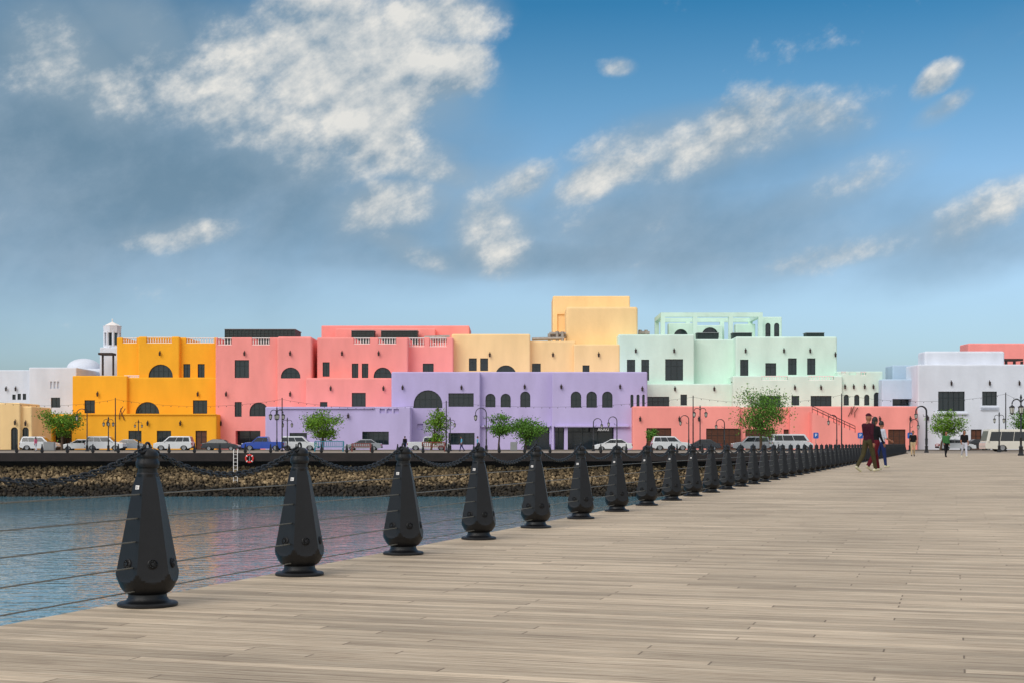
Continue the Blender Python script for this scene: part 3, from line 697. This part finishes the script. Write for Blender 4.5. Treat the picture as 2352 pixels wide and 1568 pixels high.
# ------------------------------------------------------------------ trees
def tree(label,px,z,x0,x1,y0,y1,seed,nl=2600,leaf='leaf',lean=0,nclump=22,ls=.24,name='tree'):
    nl=int(nl*1.2)
    rnd=random.Random(seed); X=wx(px,z); t=thing(name,label,'tree' if name=='tree' else 'shrub',(X,z,0))
    cx=wx((x0+x1)/2,z)-X; cz=(wz(y0,z)+wz(y1,z))/2; rx=(x1-x0)/2/F*z; rz=(y1-y0)/2/F*z
    cl=[]
    for k in range(nclump):
        while True:
            p=Vector((rnd.uniform(-1,1),rnd.uniform(-1,1),rnd.uniform(-1,1)))
            if .15<p.length<1: break
        p*=.88
        if p.z<-.2: p.x*=.75;p.y*=.75
        cl.append(Vector((cx+p.x*rx,p.y*rx,cz+p.z*rz)))
    bm=bmesh.new(); fork=Vector((lean+cx*.5,0,max(.5,cz-rz*.75)))
    r0=.06+.03*rx
    tube(bm,[(0,0,0),(fork.x*.4,.03,fork.z*.5),fork],[r0*1.3,r0,r0*.85],8)
    for c in cl[::2]:
        mid=fork.lerp(c,.5)+Vector((rnd.uniform(-.2,.2),rnd.uniform(-.2,.2),rnd.uniform(-.1,.3)))
        tube(bm,[fork,mid,c],[r0*.5,r0*.3,r0*.1],5)
    obj('trunk',bm,M['bark'],t,60)
    bm=bmesh.new(); sg=min(rx,rz)*.22
    for q in range(nl):
        c=cl[rnd.randrange(nclump)]; p=c+Vector((rnd.gauss(0,sg*1.25),rnd.gauss(0,sg*1.25),rnd.gauss(0,sg*.85)))
        s=ls*rnd.uniform(.6,1.3); n_=Vector((rnd.gauss(0,1),rnd.gauss(0,1),rnd.gauss(.5,1))).normalized(); u=n_.orthogonal().normalized(); u=Matrix.Rotation(rnd.random()*6.28,3,n_)@u; w=n_.cross(u)
        bm.faces.new([bm.verts.new(p+a) for a in (-u*s*.5,w*s*.28,u*s*.5,-w*s*.28)])
    obj('crown',bm,M[leaf],t,fix=False)
tree('broad low green tree in front of the yellow house',142,176,92,194,932,998,1,3400)
tree('round green tree in front of the low lilac wing',740,172,684,802,940,1010,2,4200,'leaf')
tree('narrow upright tree beside the lilac house lamp post',990,174,970,1032,940,1014,3,2400,'leaf')
tree('thin leaning tree left of the bushier one by the lilac shopfronts',1145,174,1120,1180,948,1002,4,2000,'leaf2')
tree('bushy tree in front of the dark lilac shopfront',1207,172,1166,1248,953,1020,5,3200,'leaf2')
tree('largest tree, feathery, in front of the mint house',1748,172,1680,1814,890,1005,6,5400,'leaf2',nclump=46)
tree('pale green tree in front of the right white house',2160,178,2134,2216,946,1007,7,2700,'leaf')
tree('tree cut by the right edge of the frame',2348,176,2326,2380,935,1000,8,1800,'leaf2')
tree('small shrub by the salmon garage door',1497,186,1484,1512,980,1012,9,700,'leaf2',name='shrub')
# ------------------------------------------------------------------ lamps
def lantern(parent,c,s=1.0):
    bm=bmesh.new(); x,y,z=c
    lathe(bm,[(.02*s,.0),(.05*s,-.06*s),(.19*s,-.16*s),(.17*s,-.2*s)],8,c)
    lathe(bm,[(.12*s,-.56*s),(.1*s,-.6*s),(.02*s,-.68*s)],8,c)
    for k in range(6):
        a=k*math.pi/3; tube(bm,[(x+.16*s*math.cos(a),y+.16*s*math.sin(a),z-.19*s),(x+.11*s*math.cos(a),y+.11*s*math.sin(a),z-.57*s)],.018*s,4)
    o=obj('lantern',bm,M['ironfar'],parent)
    bm=bmesh.new(); lathe(bm,[(.09*s,-.56*s),(.14*s,-.2*s)],6,c); obj('lantern_glass',bm,M['lamp_glass'],o)
def post(t,h,r=.06):
    bm=bmesh.new(); lathe(bm,[(.22,0),(.22,.12),(.15,.18),(.14,.6),(.17,.64),(.1,.72),(.075,.8)],12); obj('base',bm,M['ironfar'],t,40)
    bm=bmesh.new(); lathe(bm,[(r*1.2,.78),(r*1.2,1.3),(r*1.6,1.33),(r,1.4),(r*.8,h)],10); obj('pole',bm,M['ironfar'],t,40)
def hook_lamp(label,px,z,ytop,side=-1,s=1.0,r=.07):
    h=wz(ytop,z); t=thing('street_lamp',label,'street lamp',(wx(px,z),z,0),0,'hooked promenade lamps'); rad=.55*s
    post(t,h-rad,r); bm=bmesh.new()
    pts=[(0,0,h-rad)]+[(side*(rad-rad*math.cos(R(a))),0,h-rad+rad*math.sin(R(a))) for a in range(15,196,15)]
    tube(bm,pts,[r*.8]*6+[r*.65]*(len(pts)-6),6)
    tube(bm,[(0,0,h-rad*2),(side*.3*s,0,h-rad*1.9),(side*.35*s,0,h-rad*1.5)],.025,5); obj('arm',bm,M['ironfar'],t,50)
    lantern(t,(side*2*rad*.99,0,h-rad-.1),s)
def multi_lamp(label,px,z,ytop,s=1.0,n=4,rot=.3):
    h=wz(ytop,z); t=thing('street_lamp',label,'street lamp',(wx(px,z),z,0),rot,'many-armed promenade lamps'); rad=.3*s
    post(t,h-.1,.065); 
    for k in range(n):
        a=k*2*math.pi/n; d=Vector((math.cos(a),math.sin(a),0)); bm=bmesh.new()
        pts=[d*.03+Vector((0,0,h-.7*s))]+[d*(rad-rad*math.cos(R(q)))+Vector((0,0,h-.4*s+rad*math.sin(R(q)))) for q in range(0,181,20)]
        tube(bm,pts,.035*s,5); obj('arm',bm,M['ironfar'],t,50); p=pts[-1]; lantern(t,(p.x,p.y,p.z-.03),s*.95)
    bm=bmesh.new(); lathe(bm,[(.05,h-.1),(.09,h),(.02,h+.25)],8); obj('finial',bm,M['ironfar'],t,40)
hook_lamp('hooked black street lamp right of the leftmost tree',200,166,938,-1,1.1)
multi_lamp('short many-armed lamp in front of the yellow house',249,168,960,.9)
multi_lamp('slim lamp before the yellow house ground windows',318,170,967,.7,2,0)
multi_lamp('many-armed lamp left of the low lilac wing corner',636,162,938,1.2)
multi_lamp('lamp just right of the tall pole by the lilac wing',660,168,962,.9,2,0)
multi_lamp('short two-armed lamp right of the narrow upright tree',1034,170,962,.9,2,0)
hook_lamp('tall hooked lamp in front of the lilac house',1117,160,936,-1,1.1)
lamps=[(1363,960,1,'hooked lamp left of the wide dark shopfront'),(1417,956,-1,'hooked lamp at the right end of the wide dark shopfront'),(1582,953,-1,'hooked lamp beside the tall pole at the salmon building'),(1664,962,-1,'low hooked lamp right of the second salmon garage door'),(1922,952,-1,'hooked lamp by the salmon stair wall'),(2090,962,1,'hooked lamp near the right end of the salmon building')]
for px,yt,sd,lb in lamps: hook_lamp(lb,px,168,yt,sd,.9)
multi_lamp('tall thick lamp left of the largest tree',1608,160,934,1.1,2,0)
hook_lamp('thick hooked lamp at the corner of the right white house',2128,140,932,-1,.95,.11)
multi_lamp('lamp before the right white house, right of its trees',2295,150,950,.9,2,.2)
multi_lamp('largest many-armed lamp cut by the right frame edge',2345,105,912,1.2,6,.2)
poles=[(265,915),(648,915),(1025,922),(1592,910),(1933,905),(2310,903)]
plab=['tall bare pole before the yellow house','tall bare pole before the low lilac wing','tall bare pole by the narrow upright tree','tall bare pole at the left of the salmon building','tall bare pole by the salmon stair wall','tall bare pole before the right white house']
ZP=163
tops=[(-60,912)]+poles+[(2420,900)]
for (px,yt),lb in zip(poles,plab):
    bm=bmesh.new(); lathe(bm,[(.16,0),(.16,.15),(.08,.2),(.075,2),(.055,wz(yt,ZP))],8); lathe(bm,[(.02,0),(.08,.06),(.02,.14)],8,(0,0,wz(yt,ZP)))
    tag(obj('light_pole',bm,M['ironfar'],loc=(wx(px,ZP),ZP,0)),lb,'pole','tall poles carrying the string lights')
slab=['leaving the left frame edge','between the first and second tall poles','between the second and third tall poles','between the third and fourth tall poles','between the fourth and fifth tall poles','between the fifth and sixth tall poles','leaving the right frame edge']
for k,((a,ya),(b_,yb)) in enumerate(zip(tops,tops[1:])):
    p=Vector((wx(a,ZP),ZP,wz(ya,ZP)-.05)); q=Vector((wx(b_,ZP),ZP,wz(yb,ZP)-.05)); n=int((q-p).length/.9)
    pts=[p.lerp(q,i/n)-Vector((0,0,.8*4*(i/n)*(1-i/n))) for i in range(n+1)]
    bm=bmesh.new(); tube(bm,pts,.012,4)
    for w in pts[1:-1]: ball(bm,w-Vector((0,0,.1)),.055,1)
    tag(obj('string_lights',bm,M['ironfar']),'drooping string of small bulbs '+slab[k],'string lights','string lights over the promenade')

# ------------------------------------------------------------------ vehicles
PAINT={}
def paint(n,c):
    if n not in PAINT:
        m=mat(n+'_car_paint',c,.25,.03,1,spec=.5); m.node_tree.nodes['Principled BSDF'].inputs['Coat Weight'].default_value=.5; PAINT[n]=m
    return PAINT[n]
COL={'white':L(218,220,222),'silver':L(150,155,160),'black':L(22,24,28),'blue':L(20,70,170),'dark':L(45,50,58),'cream':L(212,208,196)}
KD={ # L,W,wheelR,axle,top profile, greenhouse (b0,b1,t0,t1,zb,zt), window splits
 'sedan':(4.7,1.82,.33,1.38,[(-2.33,.35),(-2.35,.7),(-2.25,.93),(-1.6,.98),(1.05,.95),(1.9,.82),(2.25,.68),(2.35,.5),(2.33,.28)],(-1.85,1.2,-1.0,.25,.95,1.45),[-.35]),
 'suv':(4.85,1.95,.40,1.42,[(-2.38,.45),(-2.42,.8),(-2.36,1.12),(-1.0,1.15),(1.0,1.13),(1.95,1.05),(2.32,.9),(2.42,.6),(2.38,.38)],(-2.33,1.25,-2.1,.45,1.12,1.82),[-1.25,-.3]),
 'pickup':(5.3,1.9,.39,1.6,[(-2.6,.5),(-2.65,.8),(-2.62,1.12),(-.7,1.13),(1.15,1.1),(2.1,1.03),(2.5,.9),(2.65,.6),(2.6,.42)],(-.75,1.4,-.55,.6,1.1,1.78),[.05]),
 'van':(5.2,1.95,.36,1.6,[(-2.58,.4),(-2.6,.9),(-2.58,1.22),(-1,1.24),(1.3,1.24),(2.2,1.1),(2.52,.85),(2.6,.55),(2.58,.35)],(-2.56,2.15,-2.5,1.55,1.22,2.1),[-1.2,.2]),
 'bus':(9.4,2.3,.44,2.8,[(-4.68,.5),(-4.7,.8),(-4.68,1.1),(-1,1.1),(4.55,1.1),(4.66,1.0),(4.7,.8),(4.7,.5),(4.68,.36)],(-4.68,4.60,-4.60,4.25,1.1,2.5),[-3.1,-1.6,0,1.6,3.1])}
def car(label,px,z,kind,col,face=1,name='parked_car',cat='car'):
    Ln,Wd,wr,ax,prof,(b0,b1,t0,t1,zb,zt),spl=KD[kind]; hw=Wd/2
    t=thing(name,label,cat,(wx(px,z),z,.008),0 if face>0 else math.pi,'vehicles parked behind the promenade'); pm=paint(col,COL[col])
    bot=[]
    for sx in (1,-1):
        bot.append((sx*ax+wr*1.15+.02,.28))
        for a in range(15,180,30): bot.append((sx*ax+wr*1.15*math.cos(R(a)),.28+max(0,wr*1.95-.28)*math.sin(R(a))*.85))
        bot.append((sx*ax-wr*1.15-.02,.28))
    poly=prof+bot
    bm=bmesh.new(); prism(bm,poly,-hw,hw)
    ed=[e for e in bm.edges if abs(abs(e.verts[0].co.y)-hw)<1e-4 and abs(e.verts[0].co.y-e.verts[1].co.y)<1e-4 and min(e.verts[0].co.z,e.verts[1].co.z)>.48 and max(e.verts[0].co.z,e.verts[1].co.z)>.66 and any(abs(e.verts[0].co.x-q[0])<1e-4 and abs(e.verts[0].co.z-q[1])<1e-4 for q in prof)]
    try: bmesh.ops.bevel(bm,geom=ed,offset=.09 if kind!='bus' else .04,segments=3,affect='EDGES')
    except Exception: pass
    obj('body',bm,pm,t,30)
    wb,wt=hw*(.93 if kind!='bus' else .985),hw*(.76 if kind!='bus' else .9); bm=bmesh.new()
    lo=[(b0,-wb,zb),(b1,-wb,zb),(b1,wb,zb),(b0,wb,zb)]; hi_=[(t0,-wt,zt),(t1,-wt,zt),(t1,wt,zt),(t0,wt,zt)]
    vl=[bm.verts.new((p[0],p[1],p[2]-.03)) for p in lo]; vh=[bm.verts.new(p) for p in hi_]
    for f in (vl[::-1],vh,(vl[0],vl[1],vh[1],vh[0]),(vl[1],vl[2],vh[2],vh[1]),(vl[2],vl[3],vh[3],vh[2]),(vl[3],vl[0],vh[0],vh[3])): bm.faces.new(f)
    bmesh.ops.bevel(bm,geom=[e for e in bm.edges if e.verts[0].co.z>zt-.01 or e.verts[1].co.z>zt-.01],offset=.08,segments=3,affect='EDGES')
    obj('cabin',bm,pm,t,30)
    def P3(u,v,s):
        x=(b0+(b1-b0)*u)*(1-v)+(t0+(t1-t0)*u)*v; y=s*((wb)*(1-v)+wt*v+.012); return (x,y,zb+(zt-zb)*v)
    us=[.05 if kind!='bus' else .02]+[(q-b0)/(b1-b0) for q in spl]+[.94 if kind!='bus' else .97]
    gp=.008 if kind!='bus' else .003
    for s in (-1,1):
        for u0,u1 in zip(us,us[1:]):
            bm=bmesh.new(); q=[P3(u0+gp,.06,s),P3(u1-gp,.06,s),P3(u1-gp,.80,s),P3(u0+gp,.80,s)]
            bm.faces.new([bm.verts.new(p) for p in q]); obj('side_window',bm,M['carglass'],t)
    for nm,xb,xt,sg in (('windscreen',b1,t1,1),('rear_window',b0,t0,-1)):
        bm=bmesh.new(); q=[]
        for v,yy in ((.08,-1),(.08,1),(.86,1),(.86,-1)):
            q.append((xb*(1-v)+xt*v+sg*.012,yy*(wb*(1-v)+wt*v)*.88,zb+(zt-zb)*v))
        bm.faces.new([bm.verts.new(p) for p in q]); obj(nm,bm,M['carglass'],t)
    for sx in (1,-1):
        for sy in (1,-1):
            bm=bmesh.new(); lathe(bm,[(wr*.62,-.1),(wr*.95,-.11),(wr,-.07),(wr,.07),(wr*.95,.11),(wr*.62,.1)],20)
            w=obj('wheel',bm,M['tyre'],t,40); w.location=(sx*ax,sy*(hw-.12),wr); w.rotation_euler=(R(90),0,0)
            bm=bmesh.new(); lathe(bm,[(wr*.64,-.105),(wr*.6,-.115),(.05,-.09),(.05,.09),(wr*.6,.115),(wr*.64,.105)],12); obj('rim',bm,M['rim'],w)
    zl=prof[-3][1]-.02
    for sy in (1,-1):
        bm=bmesh.new(); bx(bm,Ln/2-.22,Ln/2-.02,sy*(hw-.32)-.2,sy*(hw-.32)+.2+.0,zl-.08,zl+.06); bmesh.ops.bevel(bm,geom=list(bm.edges),offset=.03,segments=2,affect='EDGES'); obj('headlight',bm,M['headlight'],t)
        bm=bmesh.new(); bx(bm,-Ln/2-.012,-Ln/2+.16,sy*(hw-.2)-.14,sy*(hw-.2)+.13,zb-.36,zb-.14); obj('tail_light',bm,M['taillight'],t)
    bmm=M['plastic'] if kind!='bus' else pm
    bm=bmesh.new(); bx(bm,Ln/2-.1,Ln/2+.02,-hw*.85,hw*.85,.3,.5); obj('bumper',bm,bmm,t)
    bm=bmesh.new(); bx(bm,-Ln/2-.03,-Ln/2+.1,-hw*.85,hw*.85,.35,.55); obj('bumper',bm,bmm,t)
    for sy in (1,-1):
        bm=bmesh.new(); ball(bm,(b1-.25,sy*(hw+.08),zb+.06),.1,2,(.7,1.1,.8)); obj('wing_mirror',bm,pm,t,0)
cars=[(92,186,'suv','white',1,'white suv nearest the left frame edge'),(186,182,'sedan','white',-1,'white saloon car below the leftmost tree'),(243,179,'suv','white',1,'white suv behind the short many-armed lamp'),
(304,182,'sedan','silver',1,'silver saloon in front of the yellow house windows'),(400,178,'suv','white',-1,'lone white suv in front of the yellow house wooden door'),(508,178,'sedan','dark',1,'dark saloon in front of the pink house shopfront'),
(606,177,'pickup','blue',-1,'bright blue pickup at the corner of the low lilac wing'),(688,180,'suv','white',1,'white suv behind the round green tree'),(835,181,'sedan','silver',-1,'silver saloon before the low lilac wing window'),
(985,178,'pickup','white',1,'white pickup behind the red-brown bench'),(1407,172,'sedan','white',-1,'white saloon in front of the wide dark shopfront'),(1540,178,'suv','white',1,'white suv by the first salmon garage door'),
(1612,181,'sedan','dark',-1,'dark saloon under the thick lamp at the salmon building'),(1724,182,'suv','silver',-1,'silver suv under the largest tree'),(2195,180,'sedan','white',1,'white saloon behind the women at right'),(2240,182,'sedan','black',-1,'black saloon between the women and the bus')]
for px,z,k,c,f,lb in cars: car(lb,px,z,k,c,f)
car('white van right of the largest tree trunk',1818,180,'van','white',1,'parked_van','van')
car('cream bus with dark side windows cut by the right frame edge',2352,160,'bus','cream',-1,'parked_bus','bus')

# ------------------------------------------------------------------ street furniture
def bench(label,px,z,w,m,h=1.1):
    t=thing('bench',label,'bench',(wx(px,z),z,0),0,None); hw=w/2
    bm=bmesh.new()
    for k in range(4): bx(bm,-hw,hw,-.5+k*.13,-.39+k*.13,.42,.46)
    obj('seat',bm,M[m],t)
    bm=bmesh.new(); bx(bm,-hw,hw,.05,.1,h-.08,h); bx(bm,-hw,hw,.05,.1,.55,.62)
    n=int(w/.22)
    for k in range(n+1): bx(bm,-hw+k*w/n-.035,-hw+k*w/n+.035,.055,.095,.62,h-.08)
    obj('backrest',bm,M[m],t)
    for sx in (-1,1):
        for yy in (-.48,.02):
            bm=bmesh.new(); bx(bm,sx*(hw-.06)-.05,sx*(hw-.06)+.05,yy,yy+.09,0,.42 if yy<0 else h-.001); obj('leg',bm,M[m],t)
bench('wide turquoise bench with slatted back under the round green tree',756,160,3.3,'turq',1.2)
bench('red-brown bench left of the narrow upright tree',830,160,2.2,'redbrown',.95); bench('red-brown slatted bench beside the narrow upright tree',996,160,2.6,'redbrown',1.1)
def cabinet(label,px,z,w,h):
    t=thing('utility_cabinet',label,'cabinet',(wx(px,z),z,0)); bm=bmesh.new(); bx(bm,-w/2,w/2,0,.5,.08,h); bmesh.ops.bevel(bm,geom=list(bm.edges),offset=.03,segments=2,affect='EDGES'); obj('case',bm,M['grey'],t)
    bm=bmesh.new(); bx(bm,-w/2+.06,w/2-.06,-.02,-.001,.16,h-.08); obj('door',bm,M['grey'],t); bm=bmesh.new(); bx(bm,-w/2-.05,w/2+.05,-.04,.54,0,.078); obj('plinth',bm,M['concrete'],t)
cabinet('grey utility cabinet by the leftmost tree',112,168,1.3,1.1); cabinet('grey utility cabinet by the narrow lilac shopfront',1180,168,.8,1.1)
for k,(px,py,yb) in enumerate(((1874,999,1032),(1976,999,1032),(2090,999,1032))):
    z=172; t=thing('parking_sign',['blue parking sign right of the white van','blue parking sign by the salmon stair wall','blue parking sign at the right end of the salmon building'][k],'sign',(wx(px,z),z,0),0,'parking signs')
    bm=bmesh.new(); tube(bm,[(0,0,0),(0,0,wz(993,z))],.035,8); obj('post',bm,M['grey'],t)
    bm=bmesh.new(); zz=wz(py,z); bx(bm,-.32,.32,-.07,-.04,zz-.36,zz+.36); bmesh.ops.bevel(bm,geom=[e for e in bm.edges if abs(e.verts[0].co.y-e.verts[1].co.y)>.01],offset=.06,segments=2,affect='EDGES'); pn=obj('panel',bm,M['signblue'],t)
    text('letter','P',.55,M['letter'],pn,(0,-.075,zz))
z=QY-1.65; t=thing('quay_ladder','white ladder fixed to the far quay wall','ladder',(wx(541,z),z,WL))
for px in (536.5,545.5):
    bm=bmesh.new(); xx=wx(px,z)-wx(541,z); tube(bm,[(xx,-.05,.9),(xx,0,-WL+.25),(xx,.2,-WL+.4),(xx,.6,-WL+.35),(xx,.8,-WL)],.028,6); obj('rail',bm,M['trim'],t,50)
for k in range(9):
    bm=bmesh.new(); tube(bm,[(wx(536.5,z)-wx(541,z),-.02,1.1+k*.33),(wx(545.5,z)-wx(541,z),-.02,1.1+k*.33)],.02,6); obj('rung',bm,M['trim'],t)
t=thing('life_ring','red and white life ring hung on the far quay beside the ladder','life ring',(wx(573,z),z+.0,wz(1052,z)))
bm=bmesh.new(); tube(bm,[(.33*math.cos(2*math.pi*k/24),0,.33*math.sin(2*math.pi*k/24)) for k in range(24)],.085,10,closed=True); rg=obj('ring',bm,M['red'],t,60)
for q in range(4):
    bm=bmesh.new(); a0=math.pi/4+q*math.pi/2; tube(bm,[(.33*math.cos(a0+d),0,.33*math.sin(a0+d)) for d in (-.12,-.06,0,.06,.12)],.09,10); obj('band',bm,M['trim'],rg,60)
bm=bmesh.new(); tube(bm,[(0,.08,-.3),(0,.08,1.1)],.05,6); obj('bracket',bm,M['grey'],t)

# ------------------------------------------------------------------ people
CL={}
def cloth(n,c):
    if n not in CL: CL[n]=mat(n,c,.85,.2,9,.25,40,spec=.2)
    return CL[n]
def person(label,px,feet_y,h,yaw,shirt,pants,shoes,stride=.45,arms=(.35,-.35),bend=.3,sleeve=True,hair='short',vox=.016,phase=1,looseleg=1.0,group=None,raise_arm=False):
    z=gz(feet_y); t=thing('person',label,'person',(wx(px,z),z,.004),yaw,group)
    bones=[]
    def bone(p,r,q,s,m): bones.append((Vector(p),r,Vector(q),s,m))
    hipz=.93
    for sd,th,kb in ((1,stride*phase,.06),(-1,-stride*phase,.3)):
        if phase<0: kb=.3 if sd==1 else .06
        hp=Vector((sd*.095,0,hipz)); kn=hp+.45*Vector((0,math.sin(th),-math.cos(th))); an=kn+.42*Vector((sd*.01,math.sin(th-kb),-math.cos(th-kb)))
        bone(hp,.098*looseleg,kn,.072*looseleg,1); bone(kn,.071*looseleg,an+Vector((0,0,.03)),.055*looseleg,1)
        pit=max(-.9,min(.25,(th-kb)*.9)); f=Vector((0,math.cos(pit),math.sin(pit)))
        bone(an-f*.05+Vector((0,0,-.035)),.045,an+f*.15+Vector((0,0,-.055)),.038,3)
    for sx in (-.09,0,.09):
        bone((sx,0,.92),.095,(sx*.9,.005,1.12),.088,0); bone((sx*.9,.005,1.12),.088,(sx*1.25,-.01,1.36),.095,0)
    bone((-.15,-.01,1.40),.065,(.15,-.01,1.40),.065,0); bone((0,-.01,1.42),.058,(0,.01,1.54),.05,2)
    bone((-.07,0,.90),.10,(.07,0,.90),.10,1)
    hands=[]
    for sd,a in ((1,arms[0]),(-1,arms[1])):
        sh=Vector((sd*.19,-.01,1.40)); el_=sh+.29*Vector((sd*.14,math.sin(a),-math.cos(a))).normalized(); b2=a+bend
        if raise_arm and sd==1: b2=a+1.7
        wr=el_+.25*Vector((sd*.02,math.sin(b2),-math.cos(b2))).normalized()
        bone(sh,.062,el_,.048,0); bone(el_,.045,wr,.033,0 if sleeve else 2); d=(wr-el_).normalized(); bone(wr,.03,wr+d*.09,.034,2); hands.append((wr,d,sd))
    bm=bmesh.new()
    for p,r,q,s,m in bones:
        ball(bm,p,r,2); ball(bm,q,s,2); tube(bm,[p,q],[r,s],12)
    hc=Vector((0,.02,1.635)); ball(bm,hc,.1,3,(.80,.98,1.2)); ball(bm,hc+Vector((0,.03,-.07)),.06,2,(.9,1,.8))
    ball(bm,hc+Vector((0,.103,-.015)),.017,2,(.8,1,1.5)); 
    for sx in (-1,1): ball(bm,hc+Vector((sx*.082,-.005,-.01)),.022,2,(.5,.9,1.3))
    bmesh.ops.recalc_face_normals(bm,faces=bm.faces)
    me=bpy.data.meshes.new('body'); bm.to_mesh(me); bm.free(); o=bpy.data.objects.new('body',me); C.objects.link(o)
    rm=o.modifiers.new('r','REMESH'); rm.mode='VOXEL'; rm.voxel_size=vox; sm=o.modifiers.new('s','SMOOTH'); sm.iterations=2; sm.factor=.4
    realize(o); me=o.data; me.materials.clear()
    for mm in (shirt,pants,M['skin'],shoes): me.materials.append(mm)
    bones.append((hc,.1,hc+Vector((0,0,.05)),.1,2))
    for pl in me.polygons:
        best=9;bi=0;c=pl.center
        for p,r,q,s,m in bones:
            d=q-p; tt=max(0,min(1,(c-p).dot(d)/d.length_squared)); v=(c-p-d*tt).length-(r+(s-r)*tt)
            if v<best: best=v;bi=m
        pl.material_index=bi; pl.use_smooth=True
    bm=bmesh.new(); bm.from_mesh(me)
    n0=len(bm.faces)
    for wr,d,sd in hands:
        sidev=d.cross(Vector((1,0,0))).normalized()
        for k,(w,l) in enumerate(((-.027,.07),(-.009,.08),(.009,.075),(.026,.058))):
            b0=wr+d*.085+sidev*w; curl=Vector((-sd*.35,0,0))
            tube(bm,[b0,b0+d*l*.5+curl*.02,b0+d*l*.85+curl*.07],[.0095,.0088,.0075],6)
        tb=wr+d*.03-sidev*.02; tube(bm,[tb,tb-sidev*.03+d*.03,tb-sidev*.035+d*.06],[.012,.010,.0085],6)
    bm.faces.ensure_lookup_table()
    for f in bm.faces[n0:]: f.material_index=2; f.smooth=True
    bm.to_mesh(me); bm.free()
    zmin=min(v.co.z for v in me.vertices); sc=h/1.76
    o.parent=t; o.scale=(sc,)*3; o.location=(0,0,-zmin*sc); o.name='body'
    bm=bmesh.new()
    if hair=='cap':
        bmesh.ops.create_icosphere(bm,subdivisions=3,radius=.106,matrix=Matrix.Translation(hc+Vector((0,-.004,.02)))@Matrix.Diagonal((.84,1.0,1.08,1)))
        bmesh.ops.delete(bm,geom=[v for v in bm.verts if v.co.z<hc.z+.035],context='VERTS')
        lathe(bm,[(.055,0),(.055,.01)],12,(0,hc.y+.12,hc.z+.036)); hm=shirt; nm='cap'
    else:
        bmesh.ops.create_icosphere(bm,subdivisions=3,radius=.108,matrix=Matrix.Translation(hc+Vector((0,-.01,.012)))@Matrix.Diagonal((.86,.99,1.17,1)))
        bmesh.ops.delete(bm,geom=[v for v in bm.verts if (v.co.y>hc.y+.05 and v.co.z<hc.z+.065) or (v.co.z<hc.z-.05)],context='VERTS')
        if hair=='long': ball(bm,hc+Vector((0,-.075,-.1)),.085,2,(1,.6,1.5))
        hm=M['hair']; nm='hair'
    ho=obj(nm,bm,hm,t,0,fix=False); ho.scale=(sc,)*3; ho.location=(0,0,-zmin*sc)
    return t
mar=cloth('maroon_cloth',L(62,20,34)); olive=cloth('olive_cloth',L(66,60,38)); blk=cloth('black_cloth',L(22,22,26)); dred=cloth('dark_red_cloth',L(88,18,30)); wht=cloth('white_cloth',L(190,192,204)); beige=cloth('beige_cloth',L(190,165,130)); lblue=cloth('light_blue_cloth',L(90,170,205)); green=cloth('green_cloth',L(60,110,60)); navy=cloth('navy_cloth',L(30,45,90)); shoe=cloth('pale_shoe',L(205,200,170)); dshoe=cloth('dark_shoe',L(40,36,36)); pinkc=cloth('pink_cloth',L(215,110,140))
GPW='people walking on the deck'
person('walker in maroon top, cap and olive trousers, foremost of the group of three',1994,1083,1.80,R(-62),mar,olive,shoe,.26,(-.15,.22),.35,True,'cap',group=GPW)
person('walker in black top and dark red trousers behind the maroon walker',2009,1081,1.72,R(-64),blk,dred,shoe,.28,(.2,-.2),.3,True,'long',phase=-1,looseleg=1.18,group=GPW)
person('walker in white top and dark trousers, rightmost of the group of three',2024,1074,1.66,R(-70),wht,navy,shoe,.18,(.2,-.1),.9,False,'short',group=GPW)
person('person in black top and beige trousers standing at the far end of the bollards',2097,1047,1.75,R(170),blk,beige,dshoe,.12,(.1,-.05),.4,False,'short',.02,raise_arm=True)
person('person in dark top with green, left of the pair walking towards us',2173,1049,1.68,R(185),green,blk,dshoe,.25,(.2,-.2),.5,True,'long',.02)
person('person in black top and white trousers, right of the pair walking towards us',2215,1050,1.72,R(175),blk,wht,shoe,.25,(.15,-.2),.6,False,'long',.02,phase=-1)
person('person in dark clothes on the far quay left of the narrow tree',930,1036,1.72,R(20),blk,navy,dshoe,.2,(.2,-.2),.3,True,'short',.025)
person('person in light blue shirt on the far quay beside the narrow tree',1060,1036,1.7,R(90),lblue,navy,dshoe,.25,(.2,-.2),.3,False,'short',.025)
person('person in light blue top on the far quay left of the hooked lilac house lamp',1097,1036,1.7,R(-90),lblue,blk,dshoe,.25,(.2,-.2),.3,False,'short',.025)
person('person in pink top near the left frame edge on the promenade',82,1035.5,1.65,R(60),pinkc,wht,dshoe,.2,(.2,-.2),.3,True,'long',.025)
